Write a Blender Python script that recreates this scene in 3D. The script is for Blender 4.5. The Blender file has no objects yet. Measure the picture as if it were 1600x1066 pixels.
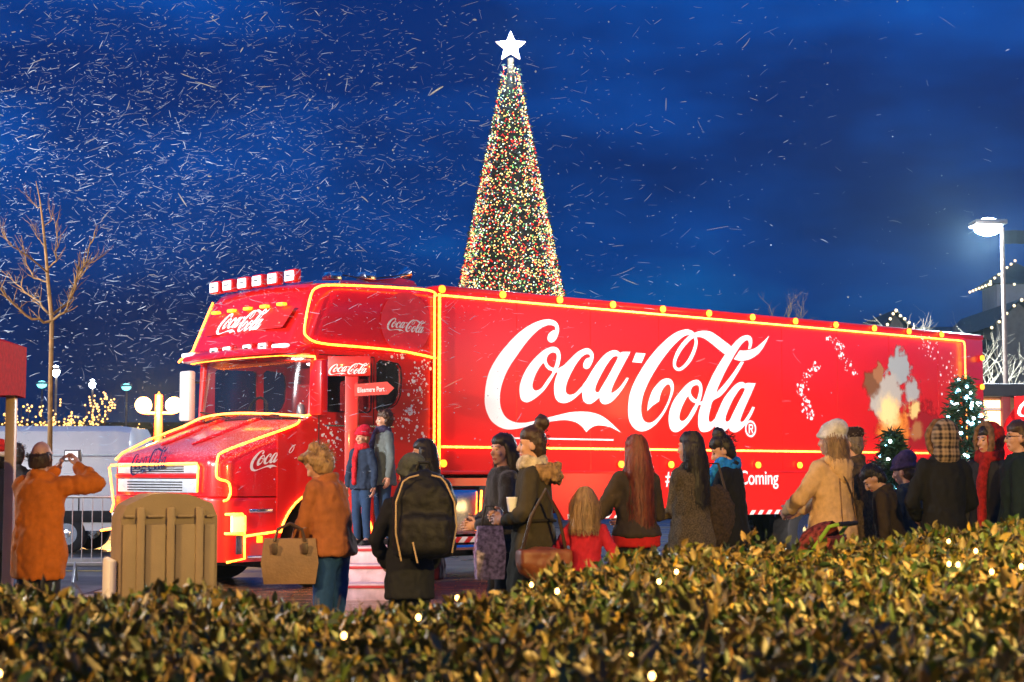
import bpy, bmesh, math, random
import numpy as np
from mathutils import Vector, Matrix, noise
from mathutils.geometry import tessellate_polygon
random.seed(7); RNG = np.random.default_rng(7)
PI = math.pi
SC = bpy.context.scene
COL = SC.collection

# ------------------------------------------------------------------ camera
F_PX, HOR, EYE = 2660.0, 740.0, 1.4
PITCH = math.atan((HOR-533)/F_PX)
cam_d = bpy.data.cameras.new('camera'); cam = bpy.data.objects.new('camera', cam_d); COL.objects.link(cam)
cam.location = (0, 0, EYE); cam.rotation_euler = (PI/2+PITCH, 0, 0)
cam_d.sensor_width = 36; cam_d.lens = F_PX/1600*36; cam_d.clip_end = 3000; cam_d.clip_start = .05
cam_d.dof.use_dof = True; cam_d.dof.focus_distance = 19; cam_d.dof.aperture_fstop = 4.8
SC.camera = cam
SC.view_settings.view_transform = 'Standard'; SC.view_settings.look = 'None'
SC.view_settings.exposure = 0; SC.view_settings.gamma = 1
SC.cycles.use_denoising = True
try: SC.cycles.denoiser = 'OPENIMAGEDENOISE'
except Exception: pass
SC.cycles.max_bounces = 6; SC.cycles.diffuse_bounces = 2; SC.cycles.glossy_bounces = 3
SC.cycles.transmission_bounces = 4; SC.cycles.transparent_max_bounces = 8; SC.cycles.volume_bounces = 0
SC.cycles.caustics_reflective = False; SC.cycles.caustics_refractive = False
SC.cycles.sample_clamp_indirect = 4

# ------------------------------------------------------------------ dusk sky
W = bpy.data.worlds.new('World'); SC.world = W; W.use_nodes = True
nt = W.node_tree; N = nt.nodes; N.clear()
def wn(t, **k):
    n = N.new(t)
    for a, b in k.items(): setattr(n, a, b)
    return n
out = wn('ShaderNodeOutputWorld'); bg = wn('ShaderNodeBackground')
sky = wn('ShaderNodeTexSky'); sky.sky_type = 'NISHITA'; sky.sun_disc = False
sky.sun_elevation = math.radians(-3); sky.sun_rotation = math.radians(200); sky.ozone_density = 4
tc = wn('ShaderNodeTexCoord'); mp = wn('ShaderNodeMapping'); mp.inputs['Scale'].default_value = (1.6, 1.6, 4.2)
mp.inputs['Location'].default_value = (.38, .2, .62)
nz = wn('ShaderNodeTexNoise'); nz.inputs['Scale'].default_value = 2.1; nz.inputs['Detail'].default_value = 4; nz.inputs['Roughness'].default_value = .5
rp = wn('ShaderNodeValToRGB'); e = rp.color_ramp.elements
e[0].position = .36; e[0].color = (.0004, .02, .145, 1); e[1].position = .68; e[1].color = (.002, .20, .72, 1)
m1 = e.new(.52); m1.color = (.0006, .062, .35, 1)
mix = wn('ShaderNodeMixRGB', blend_type='ADD'); mix.inputs[0].default_value = .02
L = nt.links.new
L(tc.outputs['Generated'], mp.inputs['Vector']); L(mp.outputs[0], nz.inputs['Vector']); L(nz.outputs['Fac'], rp.inputs[0])
sp_ = wn('ShaderNodeSeparateXYZ'); L(tc.outputs['Generated'], sp_.inputs[0])
er = wn('ShaderNodeMapRange'); er.interpolation_type = 'SMOOTHSTEP'; er.inputs['From Min'].default_value = -.02; er.inputs['From Max'].default_value = .26; er.inputs['To Min'].default_value = .16; er.inputs['To Max'].default_value = 1.15
L(sp_.outputs[2], er.inputs[0]); dk = wn('ShaderNodeMixRGB', blend_type='MULTIPLY'); dk.inputs[0].default_value = 1
L(rp.outputs[0], dk.inputs[1]); L(er.outputs[0], dk.inputs[2]); L(dk.outputs[0], mix.inputs[1]); tn = wn('ShaderNodeMixRGB', blend_type='MULTIPLY'); tn.inputs[0].default_value = 1; tn.inputs[2].default_value = (.08, .45, 1, 1); L(sky.outputs[0], tn.inputs[1]); L(tn.outputs[0], mix.inputs[2]); L(mix.outputs[0], bg.inputs[0]); L(bg.outputs[0], out.inputs[0])
bg.inputs[1].default_value = 1.0
sun_d = bpy.data.lights.new('sun', 'SUN'); sun = bpy.data.objects.new('sun', sun_d); COL.objects.link(sun)
sun_d.energy = .05; sun_d.angle = math.radians(12); sun_d.color = (.6, .75, 1); sun.rotation_euler = (math.radians(60), 0, math.radians(20))

# ------------------------------------------------------------------ pixel helpers (a pixel gives a direction only)
FW = np.array([0, math.cos(PITCH), math.sin(PITCH)]); UP = np.array([0, -math.sin(PITCH), math.cos(PITCH)]); CC = np.array([0, 0, EYE])
def ray(x, y): return np.array([(x-800)/F_PX, 0, 0])+FW-(y-533)/F_PX*UP
def at_y(x, y, Y):
    d = ray(x, y); return CC+d*(Y/d[1])
P0 = np.array([-118/F_PX*22.1, 22.1, 0]); EU = np.array([.755, .656, 0]); EU = EU/np.linalg.norm(EU); EV = np.array([-EU[1], EU[0], 0])
TRUCK_ROT = math.atan2(EU[1], EU[0])
def side(x, y, v=0.0):
    d = ray(x, y); t = ((P0+v*EV-CC)@EV)/(d@EV); q = CC+t*d-P0; return float(q@EU), float(q[2])
def front(x, y, u):
    d = ray(x, y); t = ((P0+u*EU-CC)@EU)/(d@EU); q = CC+t*d-P0; return float(q@EV), float(q[2])

# ------------------------------------------------------------------ materials
MATS = {}
def nodes(name):
    m = bpy.data.materials.new(name); m.use_nodes = True
    t = m.node_tree; b = t.nodes['Principled BSDF']; return m, t, b
def mat(name, col, rough=.6, metal=0, var=.12, vscale=14, bump=0, bscale=60, coat=0, coat_rough=.08, sheen=0, spec=.5, rvar=0, stretch=(1, 1, 1)):
    if name in MATS: return MATS[name]
    m, t, b = nodes(name); n = t.nodes; l = t.links.new
    tc = n.new('ShaderNodeTexCoord'); mpg = n.new('ShaderNodeMapping'); mpg.inputs['Scale'].default_value = stretch
    l(tc.outputs['Object'], mpg.inputs[0])
    nz = n.new('ShaderNodeTexNoise'); nz.inputs['Scale'].default_value = vscale; nz.inputs['Detail'].default_value = 5
    l(mpg.outputs[0], nz.inputs['Vector'])
    r = n.new('ShaderNodeValToRGB'); c = np.array(col[:3])
    r.color_ramp.elements[0].position = .3; r.color_ramp.elements[1].position = .72
    r.color_ramp.elements[0].color = (*(c*(1-var)), 1); r.color_ramp.elements[1].color = (*np.minimum(c*(1+var), 1), 1)
    l(nz.outputs['Fac'], r.inputs[0]); l(r.outputs[0], b.inputs['Base Color'])
    b.inputs['Roughness'].default_value = rough; b.inputs['Metallic'].default_value = metal
    b.inputs['Specular IOR Level'].default_value = spec
    b.inputs['Coat Weight'].default_value = coat; b.inputs['Coat Roughness'].default_value = coat_rough
    b.inputs['Sheen Weight'].default_value = sheen
    if rvar:
        mr = n.new('ShaderNodeMapRange'); mr.inputs['To Min'].default_value = max(.02, rough-rvar); mr.inputs['To Max'].default_value = min(1, rough+rvar)
        l(nz.outputs['Fac'], mr.inputs[0]); l(mr.outputs[0], b.inputs['Roughness'])
    if bump:
        n2 = n.new('ShaderNodeTexNoise'); n2.inputs['Scale'].default_value = bscale; n2.inputs['Detail'].default_value = 3
        l(mpg.outputs[0], n2.inputs['Vector'])
        bp = n.new('ShaderNodeBump'); bp.inputs['Strength'].default_value = bump; bp.inputs['Distance'].default_value = .01
        l(n2.outputs['Fac'], bp.inputs['Height']); l(bp.outputs[0], b.inputs['Normal'])
        if coat: l(bp.outputs[0], b.inputs['Coat Normal'])
    MATS[name] = m; return m
def emis(name, col, strength, base=(.8, .8, .8)):
    if name in MATS: return MATS[name]
    m, t, b = nodes(name); b.inputs['Base Color'].default_value = (*base, 1)
    b.inputs['Emission Color'].default_value = (*col, 1); b.inputs['Emission Strength'].default_value = strength
    MATS[name] = m; return m
def fabric(name, col, var=.12, rough=.85, bump=.13, bscale=110, vscale=26, sheen=0): return mat(name, col, rough, 0, var, vscale, bump, bscale, sheen=sheen, spec=.25)
def foliage(name, cols, rough=.5, trans=.15):
    if name in MATS: return MATS[name]
    m, t, b = nodes(name); n = t.nodes; l = t.links.new
    g = n.new('ShaderNodeNewGeometry'); r = n.new('ShaderNodeValToRGB'); el = r.color_ramp.elements
    for i, c in enumerate(cols):
        p = i/(len(cols)-1)
        if i == 0: el[0].position = 0; el[0].color = (*c, 1)
        elif i == len(cols)-1: el[-1].position = 1; el[-1].color = (*c, 1)
        else: q = el.new(p); q.color = (*c, 1)
    l(g.outputs['Random Per Island'], r.inputs[0]); l(r.outputs[0], b.inputs['Base Color'])
    b.inputs['Roughness'].default_value = rough
    MATS[name] = m; return m

RED = mat('red_paint', (.62, .006, .003), .36, 0, .05, 2, .04, 3.5, coat=.7, coat_rough=.06)
REDP = mat('red_panel', (.66, .008, .005), .36, 0, .06, 1.3, .05, 2.2, coat=.6, coat_rough=.13)
CHROME = mat('chrome', (.75, .78, .8), .18, 1, .05, 6, .05, 12)
BLACK = mat('black_rubber', (.012, .012, .013), .75, 0, .3, 20, .3, 80)
DARK = mat('dark_chassis', (.02, .02, .022), .6, .2, .4, 10)
WHITE = mat('white_vinyl', (.84, .85, .88), .35, 0, .02, 5, coat=.4)
WPAINT = mat('white_paint', (.78, .78, .76), .4, 0, .06, 3, coat=.3)
def glass_mat():
    m, t, b = nodes('window_glass'); b.inputs['Base Color'].default_value = (.02, .024, .028, 1); b.inputs['Roughness'].default_value = .05
    b.inputs['Alpha'].default_value = .42; b.inputs['Coat Weight'].default_value = .6; return m
GLASS = glass_mat()
def rope_mat():
    m, t, b = nodes('rope_light'); n = t.nodes; l = t.links.new; tc = n.new('ShaderNodeTexCoord'); vo = n.new('ShaderNodeTexVoronoi'); vo.inputs['Scale'].default_value = 26; l(tc.outputs['Object'], vo.inputs['Vector'])
    mr = n.new('ShaderNodeMapRange'); mr.inputs['From Max'].default_value = .6; mr.inputs['To Min'].default_value = 20; mr.inputs['To Max'].default_value = 6; l(vo.outputs['Distance'], mr.inputs[0]); l(mr.outputs[0], b.inputs['Emission Strength'])
    b.inputs['Emission Color'].default_value = (1, .2, .012, 1); b.inputs['Base Color'].default_value = (.9, .5, .2, 1); return m
NEON = rope_mat()
AMBER = emis('amber_lens', (1, .3, .01), 2.8, (.9, .4, .05))
LAMPW = emis('lamp_lens_white', (.8, .9, 1), 1.0)
REFLECTOR = mat('lamp_glass', (.82, .85, .9), .12, .4, .12, 25, coat=.6)
SKIN = mat('skin', (.55, .30, .21), .5, 0, .08, 20, .1, 120)
LIPS = mat('lips', (.42, .09, .08), .4, 0, .05)
EYEM = mat('eye_dark', (.02, .015, .012), .2, 0, .05)

# ------------------------------------------------------------------ mesh builder
class MB:
    def __init__(s): s.v = []; s.f = []
    def add(s, vs, fs):
        o = len(s.v); s.v += [tuple(map(float, p)) for p in vs]; s.f += [tuple(i+o for i in f) for f in fs]; return s
    def box(s, lo, hi, bev=0):
        if bev:
            bm = bmesh.new(); bmesh.ops.create_cube(bm, size=1)
            for v in bm.verts: v.co = Vector([lo[i]+(v.co[i]+.5)*(hi[i]-lo[i]) for i in range(3)])
            bmesh.ops.bevel(bm, geom=bm.edges[:], offset=bev, segments=2, profile=.5, affect='EDGES')
            bm.verts.index_update(); s.add([v.co for v in bm.verts], [[v.index for v in f.verts] for f in bm.faces]); bm.free(); return s
        (a, b, c), (d, e, f) = lo, hi
        return s.add([(a,b,c),(d,b,c),(d,e,c),(a,e,c),(a,b,f),(d,b,f),(d,e,f),(a,e,f)], [(0,3,2,1),(4,5,6,7),(0,1,5,4),(1,2,6,5),(2,3,7,6),(3,0,4,7)])
    def obox(s, c, half, R):
        R = np.array(R); pts = [np.array(c)+R@(np.array(half)*np.array(q)) for q in [(-1,-1,-1),(1,-1,-1),(1,1,-1),(-1,1,-1),(-1,-1,1),(1,-1,1),(1,1,1),(-1,1,1)]]
        return s.add(pts, [(0,3,2,1),(4,5,6,7),(0,1,5,4),(1,2,6,5),(2,3,7,6),(3,0,4,7)])
    def loft(s, secs, cap=True, closed=True):
        n = len(secs[0]); vs = [p for q in secs for p in q]; fs = []
        for i in range(len(secs)-1):
            for j in range(n if closed else n-1):
                k = (j+1) % n; fs.append((i*n+j, i*n+k, (i+1)*n+k, (i+1)*n+j))
        if cap: fs += [tuple(range(n))[::-1], tuple((len(secs)-1)*n+j for j in range(n))]
        return s.add(vs, fs)
    def tube(s, pts, r, seg=8, closed=False):
        P = [np.array(p, float) for p in pts]; n = len(P); rr = r if hasattr(r, '__len__') else [r]*n
        secs = []; prev = None
        for i in range(n):
            a = P[(i-1) % n] if (closed or i > 0) else P[i]; b = P[(i+1) % n] if (closed or i < n-1) else P[i]
            t = b-a; t = t/(np.linalg.norm(t)+1e-9)
            if prev is None:
                ref = np.array([0, 0, 1.]) if abs(t[2]) < .9 else np.array([1., 0, 0]); x = np.cross(ref, t)
            else: x = prev-t*(prev@t)
            x = x/(np.linalg.norm(x)+1e-9); prev = x; y = np.cross(t, x)
            secs.append([P[i]+rr[i]*(math.cos(2*PI*k/seg)*x+math.sin(2*PI*k/seg)*y) for k in range(seg)])
        if closed: secs.append(secs[0]); return s.loft(secs, cap=False)
        return s.loft(secs)
    def ell(s, c, r, R=None, nu=14, nv=9):
        R = np.eye(3) if R is None else np.array(R); c = np.array(c); r = np.array(r)
        vs = [c+R@(r*np.array([0, 0, -1.]))]; fs = []
        for i in range(1, nv):
            th = -PI/2+PI*i/nv
            for j in range(nu): vs.append(c+R@(r*np.array([math.cos(th)*math.cos(2*PI*j/nu), math.cos(th)*math.sin(2*PI*j/nu), math.sin(th)])))
        vs.append(c+R@(r*np.array([0, 0, 1.]))); top = len(vs)-1
        for j in range(nu):
            k = (j+1) % nu; fs.append((0, 1+k, 1+j)); b = 1+(nv-2)*nu; fs.append((top, b+j, b+k))
            for i in range(nv-2): fs.append((1+i*nu+j, 1+i*nu+k, 1+(i+1)*nu+k, 1+(i+1)*nu+j))
        return s.add(vs, fs)
    def cap(s, p0, r0, p1, r1, seg=12):
        p0 = np.array(p0, float); p1 = np.array(p1, float); d = p1-p0; ln = np.linalg.norm(d); t = d/(ln+1e-9)
        pts = []; rs = []
        for a in (-.96, -.75, -.4): pts.append(p0+t*r0*a); rs.append(r0*math.sqrt(1-a*a))
        pts += [p0, p1]; rs += [r0, r1]
        for a in (.4, .75, .96): pts.append(p1+t*r1*a); rs.append(r1*math.sqrt(1-a*a))
        return s.tube(pts, rs, seg)
    def poly(s, outer, holes=(), axis='y', d0=0., d1=.01):
        """2D polygon (with holes) given as (a,b) pairs, extruded along the third axis."""
        def to3(p, d): return {'y': (p[0], d, p[1]), 'x': (d, p[0], p[1]), 'z': (p[0], p[1], d)}[axis]
        loops = [list(outer)]+[list(h) for h in holes]; flat = [p for q in loops for p in q]; n = len(flat)
        tri = tessellate_polygon([[Vector((p[0], p[1], 0)) for p in q] for q in loops])
        vs = [to3(p, d0) for p in flat]+[to3(p, d1) for p in flat]
        fs = [tuple(t) for t in tri]+[tuple(i+n for i in t)[::-1] for t in tri]; o = 0
        for q in loops:
            m = len(q)
            for i in range(m): j = (i+1) % m; fs.append((o+i, o+j, n+o+j, n+o+i))
            o += m
        return s.add(vs, fs)
    def cyl(s, c, r, depth, axis=1, seg=24):
        a = np.zeros(3); a[axis] = depth/2; c = np.array(c, float); return s.tube([c-a, c+a], r, seg)
    def mesh(s, name, smooth=None):
        me = bpy.data.meshes.new(name); me.from_pydata(s.v, [], s.f)
        bm = bmesh.new(); bm.from_mesh(me); bmesh.ops.recalc_face_normals(bm, faces=bm.faces)
        if smooth is not None:
            for fa in bm.faces: fa.smooth = True
            if smooth < 180:
                a = math.radians(smooth)
                for ed in bm.edges:
                    if len(ed.link_faces) == 2 and ed.calc_face_angle(0) > a: ed.smooth = False
        bm.to_mesh(me); bm.free(); return me
    def build(s, name, m, parent=None, smooth=35, shift=(0, 0, 0), stuff=False):
        if any(shift): s.v = [(a+shift[0], b+shift[1], c+shift[2]) for a, b, c in s.v]
        return link(name, s.mesh(name, smooth), m, parent, stuff)
def link(name, me, m, parent=None, stuff=False, loc=None):
    o = bpy.data.objects.new(name, me); COL.objects.link(o)
    if m and not me.materials: me.materials.append(m)
    if parent: o.parent = parent
    if loc is not None: o.location = loc
    if stuff: o['kind'] = 'stuff'
    return o
def thing(name, label, cat, loc=(0, 0, 0), rotz=0, group=None):
    o = bpy.data.objects.new(name, None); COL.objects.link(o); o.location = loc; o.rotation_euler = (0, 0, rotz); o.empty_display_size = .1
    tag(o, label, cat, group); return o
def tag(o, label, cat, group=None):
    o['label'] = label; o['category'] = cat
    if group: o['group'] = group
    return o
def struct(o): o['kind'] = 'structure'; return o
def fast_mesh(name, V, Fq, smooth=False):
    """numpy verts (n,3) and equal-size faces (m,k)"""
    me = bpy.data.meshes.new(name); k = Fq.shape[1]
    me.vertices.add(len(V)); me.vertices.foreach_set('co', V.astype(np.float32).ravel())
    me.loops.add(Fq.size); me.loops.foreach_set('vertex_index', Fq.astype(np.int32).ravel())
    me.polygons.add(len(Fq)); me.polygons.foreach_set('loop_start', (np.arange(len(Fq))*k).astype(np.int32))
    me.polygons.foreach_set('loop_total', np.full(len(Fq), k, np.int32))
    me.update(calc_edges=True); me.validate()
    if smooth: me.polygons.foreach_set('use_smooth', np.ones(len(Fq), bool))
    return me
def spline(pts, n=6, closed=True):
    """Catmull-Rom through points; a point with a third item 'c' stays a corner."""
    m = len(pts); res = []
    rng_ = range(m) if closed else range(m-1)
    for i in rng_:
        p1 = np.array(pts[i][:2], float); p2 = np.array(pts[(i+1) % m][:2], float)
        p0 = np.array(pts[(i-1) % m][:2], float) if (closed or i > 0) else p1
        p3 = np.array(pts[(i+2) % m][:2], float) if (closed or i < m-2) else p2
        if len(pts[i]) > 2: p0 = p1
        if len(pts[(i+1) % m]) > 2: p3 = p2
        for k in range(n):
            t = k/n; q = .5*((2*p1)+(-p0+p2)*t+(2*p0-5*p1+4*p2-p3)*t*t+(-p0+3*p1-3*p2+p3)*t**3); res.append((q[0], q[1]))
    if not closed: res.append(tuple(pts[-1][:2]))
    return res
def text_mesh(name, body, size, shear=0, depth=.004, align='LEFT'):
    c = bpy.data.curves.new(name, 'FONT'); c.body = body; c.size = size; c.extrude = depth; c.shear = shear; c.align_x = align; c.offset = size*.012
    o = bpy.data.objects.new(name, c); COL.objects.link(o); dg = bpy.context.evaluated_depsgraph_get()
    me = bpy.data.meshes.new_from_object(o.evaluated_get(dg)); bpy.data.objects.remove(o); bpy.data.curves.remove(c); return me

# ------------------------------------------------------------------ the script lettering, drawn once
Z = {1: (750, 490, 5.331), 2: (860, 530, 6.6625), 3: (960, 500, 5.6125), 4: (1050, 500, 5.6125)}
def zp(z, s):
    ox, oy, k = Z[z]; o = []
    for w in s.split():
        a = w.split(','); q = (ox+float(a[0])/k, oy+float(a[1])/k); o.append(q+(1,) if len(a) > 2 else q)
    return o
C1 = zp(1, '38,700 45,610 70,500 120,400 190,300 290,190 390,110 490,62 570,48 630,68 656,115 650,175 625,225 590,242 562,220 567,175 598,145 625,138,c 622,112 590,97 540,105 470,150 390,235 310,345 240,450 195,550 168,650 165,740 180,810 220,870 290,905 370,910 450,895 560,868 680,838 760,822')
C1 += zp(2, '333,755 430,765 520,795 610,855 735,975,c 640,925 560,903 480,900 420,925 372,970,c 335,920 280,875 210,850 120,843 0,858')
C1 += zp(1, '450,925 380,945 300,962 220,965 150,940 90,890 55,820 40,760')
O1 = zp(1, '620,278 655,300 670,350 665,400 650,450 600,540 540,630 480,690 420,730 380,740 340,715 328,650 335,580 370,490 430,400 510,320 570,285')
O1h = [zp(1, '600,325 632,335 636,375 620,440 605,452 570,430 553,390 565,350'), zp(1, '522,415 470,490 440,570 438,620 465,642 510,620 560,550 602,487 570,470 545,445')]
C2 = zp(2, '40,345 90,300 140,270 210,200 280,135 350,100 400,100 440,140 447,190 430,250 400,300 370,312 342,295 342,250 370,205 410,192,c 405,165 370,158 320,190 260,270 200,380 165,470 158,540 175,572 210,580 260,560 330,490 350,520 330,545 270,600 210,645 140,667 80,650 45,600 35,520 45,430 75,345,c')
A1 = zp(2, '330,490 370,430 430,330 500,230 570,155 640,118 690,120 722,145,c 740,133,c 830,133,c 790,210 720,340 660,460 632,540 640,560 700,520 750,460 790,402,c 812,405,c 780,470 720,560 650,640 590,675 545,675 515,645 510,605,c 470,640 420,672 375,670 340,640 330,590')
A1h = [zp(2, '690,178 640,195 570,290 500,420 465,510 470,548 500,550 530,500 590,400 650,290 697,200')]
HY = zp(2, '888,142,c 988,150,c 945,248,c 848,240,c')
CC2 = zp(3, '118,760 130,660 165,560 230,440 320,310 420,200 520,120 600,88 650,85 690,105 705,125,c 655,130 600,150 520,220 430,330 350,450 290,560 250,660 232,760 235,830 255,880 290,902 340,890 400,830 450,750 480,670 492,610 480,570 455,570 420,610 400,660 388,715,c 330,755 285,800,c 295,720 330,620 390,545 440,515 490,520 515,560 515,620 490,700 440,810 370,905 300,960 230,978 170,950 130,890 118,820')
LOOP = [(640,98,24),(690,130,24),(710,190,26),(695,265,30),(655,350,32),(605,410,28),(560,435,26),(526,415,26),(522,365,28),(550,290,34),(600,215,38),(660,155,38),(720,125,38),(770,115,42)]
BAN = zp(4, '190,140 230,105 290,95 350,110 430,165 520,235,c 463,305,c 400,255 320,190 260,155 210,150')
FLG = zp(4, '538,345,c 590,268,c 650,268 720,250 780,205 848,140,c 810,220 760,290 690,340 610,360 570,355')
O2 = zp(3, '715,525 755,550 768,600 762,660 745,720 700,820 640,910 580,965 530,985 490,960 472,890 480,800 520,700 590,610 650,550')
O2h = [zp(3, '710,572 735,580 740,620 725,680 712,698 680,670 665,630 680,590'), zp(3, '640,670 595,750 568,830 570,875 600,885 640,850 680,780 708,735 680,720 655,695')]
CON = [(712,727,24),(750,732,28),(800,718,34)]
LL = zp(4, '225,900 230,820 260,720 300,600 360,470 430,350 510,240 580,165 640,135 685,145 700,190 688,250,c 662,258,c 670,210 660,180 630,190 580,250 520,350 460,460 400,590 385,640,c 440,580 520,480 600,365,c 628,368,c 570,470 490,590 420,670 355,710 330,790 318,850 322,890 345,892 390,850 395,890 350,955 300,982 255,980 232,950')
A2 = zp(4, '375,860 400,800 450,690 520,600 570,555 610,545 640,560,c 655,553,c 730,556,c 690,650 640,760 600,860 598,892 625,885 670,820 700,762,c 723,766,c 690,840 630,930 580,975 540,987 505,970 498,945,c 460,975 420,982 385,960 365,910')
A2h = [zp(4, '625,598 590,610 530,700 480,810 465,870 475,892 500,880 530,820 580,720 630,620')]
def ribbon(z, pts):
    c = spline([p[:2] for p in pts], 5, False); w = spline([(i, p[2]) for i, p in enumerate(pts)], 5, False); a, b = [], []
    for i, p in enumerate(c):
        q0 = np.array(c[max(i-1, 0)]); q1 = np.array(c[min(i+1, len(c)-1)]); t = q1-q0; t /= np.linalg.norm(t); n = np.array([-t[1], t[0]])*w[i][1]/2
        a.append(tuple(np.array(p)+n)); b.append(tuple(np.array(p)-n))
    ox, oy, k = Z[z]; f = lambda p: (ox+p[0]/k, oy+p[1]/k); return [f(p) for p in a], [f(p) for p in b]
def build_logo():
    S = lambda p: [side(x, y) for x, y in spline(p, 6)]
    polys = [(S(o), [S(h) for h in hs]) for o, hs in [(C1, []), (O1, O1h), (C2, []), (A1, A1h), (HY, []), (CC2, []), (BAN, []), (FLG, []), (O2, O2h), (LL, []), (A2, A2h)]]
    rib = []
    for z, p in ((3, LOOP), (3, CON)):
        a, b = ribbon(z, p); rib.append(([side(*q) for q in a], [side(*q) for q in b]))
    cx, cy = side(*zp(4, '685,955')[0]); R = .13
    circ = lambda r: [(cx+r*math.cos(t*PI/10), cy+r*math.sin(t*PI/10)) for t in range(20)]
    polys.append((circ(R), [circ(R*.76)]))
    for x0, y0, x1, y1 in [(-.045, -.07, -.02, .07), (-.02, .045, .04, .07), (-.02, -.012, .04, .012), (.03, .0, .052, .06)]:
        polys.append(([(cx+x0, cy+y0), (cx+x1, cy+y0), (cx+x1, cy+y1), (cx+x0, cy+y1)], []))
    polys.append(([(cx-.005, cy), (cx+.035, cy-.07), (cx+.062, cy-.07), (cx+.022, cy)], []))
    return polys, rib
LOGO = build_logo()
LX0, LX1 = .89, 6.58; LZ0, LZ1 = 2.0, 3.6
def logo_mb(fn, reg=True, step=.0006):
    """fn maps (u,z,lift) on the trailer side to a 3D point"""
    mb = MB(); k = 0
    for o, hs in (LOGO[0] if reg else LOGO[0][:11]):
        loops = [o]+hs; flat = [p for q in loops for p in q]; tri = tessellate_polygon([[Vector((p[0], p[1], 0)) for p in q] for q in loops])
        mb.add([fn(p[0], p[1], k*step) for p in flat], [tuple(t) for t in tri]); k += 1
    for a, b in LOGO[1]:
        n = len(a); mb.add([fn(p[0], p[1], k*step) for p in a+b], [(i, i+1, n+i+1, n+i) for i in range(n-1)]); k += 1
    return mb
def logo_on(origin, ax, up, nrm, width, flat_slope=0):
    """map the lettering on a small sign: origin = its lower left"""
    s = width/(LX1-LX0); o = np.array(origin, float); ax = np.array(ax, float); up = np.array(up, float); nrm = np.array(nrm, float)
    return lambda u, z, l: o+ax*(u-LX0)*s+up*(z-LZ0)*s+nrm*(.004+l*.5)

# ------------------------------------------------------------------ ground
def ground_mat():
    m, t, b = nodes('wet_asphalt'); n = t.nodes; l = t.links.new
    tc = n.new('ShaderNodeTexCoord'); nz = n.new('ShaderNodeTexNoise'); nz.inputs['Scale'].default_value = .6; nz.inputs['Detail'].default_value = 6
    l(tc.outputs['Object'], nz.inputs[0]); r = n.new('ShaderNodeValToRGB'); r.color_ramp.elements[0].color = (.025, .024, .024, 1); r.color_ramp.elements[1].color = (.07, .065, .06, 1)
    l(nz.outputs[0], r.inputs[0]); l(r.outputs[0], b.inputs[0])
    mr = n.new('ShaderNodeMapRange'); mr.inputs['From Min'].default_value = .35; mr.inputs['From Max'].default_value = .65; mr.inputs['To Min'].default_value = .22; mr.inputs['To Max'].default_value = .6
    l(nz.outputs[0], mr.inputs[0]); l(mr.outputs[0], b.inputs['Roughness'])
    n2 = n.new('ShaderNodeTexNoise'); n2.inputs['Scale'].default_value = 45; bp = n.new('ShaderNodeBump'); bp.inputs['Strength'].default_value = .25; bp.inputs['Distance'].default_value = .01
    l(tc.outputs['Object'], n2.inputs[0]); l(n2.outputs[0], bp.inputs['Height']); l(bp.outputs[0], b.inputs['Normal']); return m
g = MB().add([(-900, -300, 0), (900, -300, 0), (900, 1500, 0), (-900, 1500, 0)], [(0, 1, 2, 3)]).build('ground', ground_mat(), smooth=None); struct(g)
PAVE = mat('wet_paving', (.3, .14, .06), .14, 0, .3, 3, .3, 40, rvar=.12)
pave = MB().add([(-5, 15.2, .004), (3.2, 15.2, .004), (3.2, 23, .004), (-5, 23, .004)], [(0, 1, 2, 3)]).build('pavement', DARK, smooth=None); struct(pave)
slab_me = MB().box((.006, .006, 0), (.594, .394, .012), .003).mesh('slab'); slab_me.materials.append(PAVE)
for j in range(19):
    for i in range(13):
        link('slab', slab_me, None, pave, loc=(-4.9+i*.6+(j % 2)*.3, 15.3+j*.4, .005+.002*random.random()))

# ------------------------------------------------------------------ the red lorry : trailer
ROT = TRUCK_ROT
trailer = thing('lorry_trailer', 'long red box trailer with big white script lettering and yellow rope lights', 'trailer', tuple(P0), ROT)
TL, TW, TZ0, TZ1 = 12.42, 2.58, 1.38, 3.86
MB().box((.04, 0, TZ0), (TL, TW, TZ1), .035).build('box_body', REDP, trailer)
MB().box((.3, .5, .95), (TL-.2, TW-.5, TZ0-.004), .02).build('chassis_frame', DARK, trailer)
skirt = [(1.75, TZ0+.02), (2.25, .76), (7.75, .80), (7.95, .92), (11.2, .92), (12.3, .82), (12.3, TZ0+.02)]
for v in (-.012, TW-.03):
    MB().poly(skirt, axis='y', d0=v, d1=v+.042).build('side_skirt', REDP, trailer)
def stripe_mat():
    m, t, b = nodes('hazard_stripes'); n = t.nodes; l = t.links.new
    tc = n.new('ShaderNodeTexCoord'); sp = n.new('ShaderNodeSeparateXYZ'); l(tc.outputs['Object'], sp.inputs[0])
    a = n.new('ShaderNodeMath'); a.operation = 'SUBTRACT'; l(sp.outputs[0], a.inputs[0]); l(sp.outputs[2], a.inputs[1])
    w = n.new('ShaderNodeMath'); w.operation = 'FRACT'; k = n.new('ShaderNodeMath'); k.operation = 'MULTIPLY'; k.inputs[1].default_value = 5.2
    l(a.outputs[0], k.inputs[0]); l(k.outputs[0], w.inputs[0]); gt = n.new('ShaderNodeMath'); gt.operation = 'GREATER_THAN'; gt.inputs[1].default_value = .5; l(w.outputs[0], gt.inputs[0])
    mx = n.new('ShaderNodeMixRGB'); mx.inputs[1].default_value = (.55, .01, .01, 1); mx.inputs[2].default_value = (.8, .75, .7, 1); l(gt.outputs[0], mx.inputs[0]); l(mx.outputs[0], b.inputs[0])
    b.inputs['Roughness'].default_value = .35; return m
STRIPE = stripe_mat()
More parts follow.
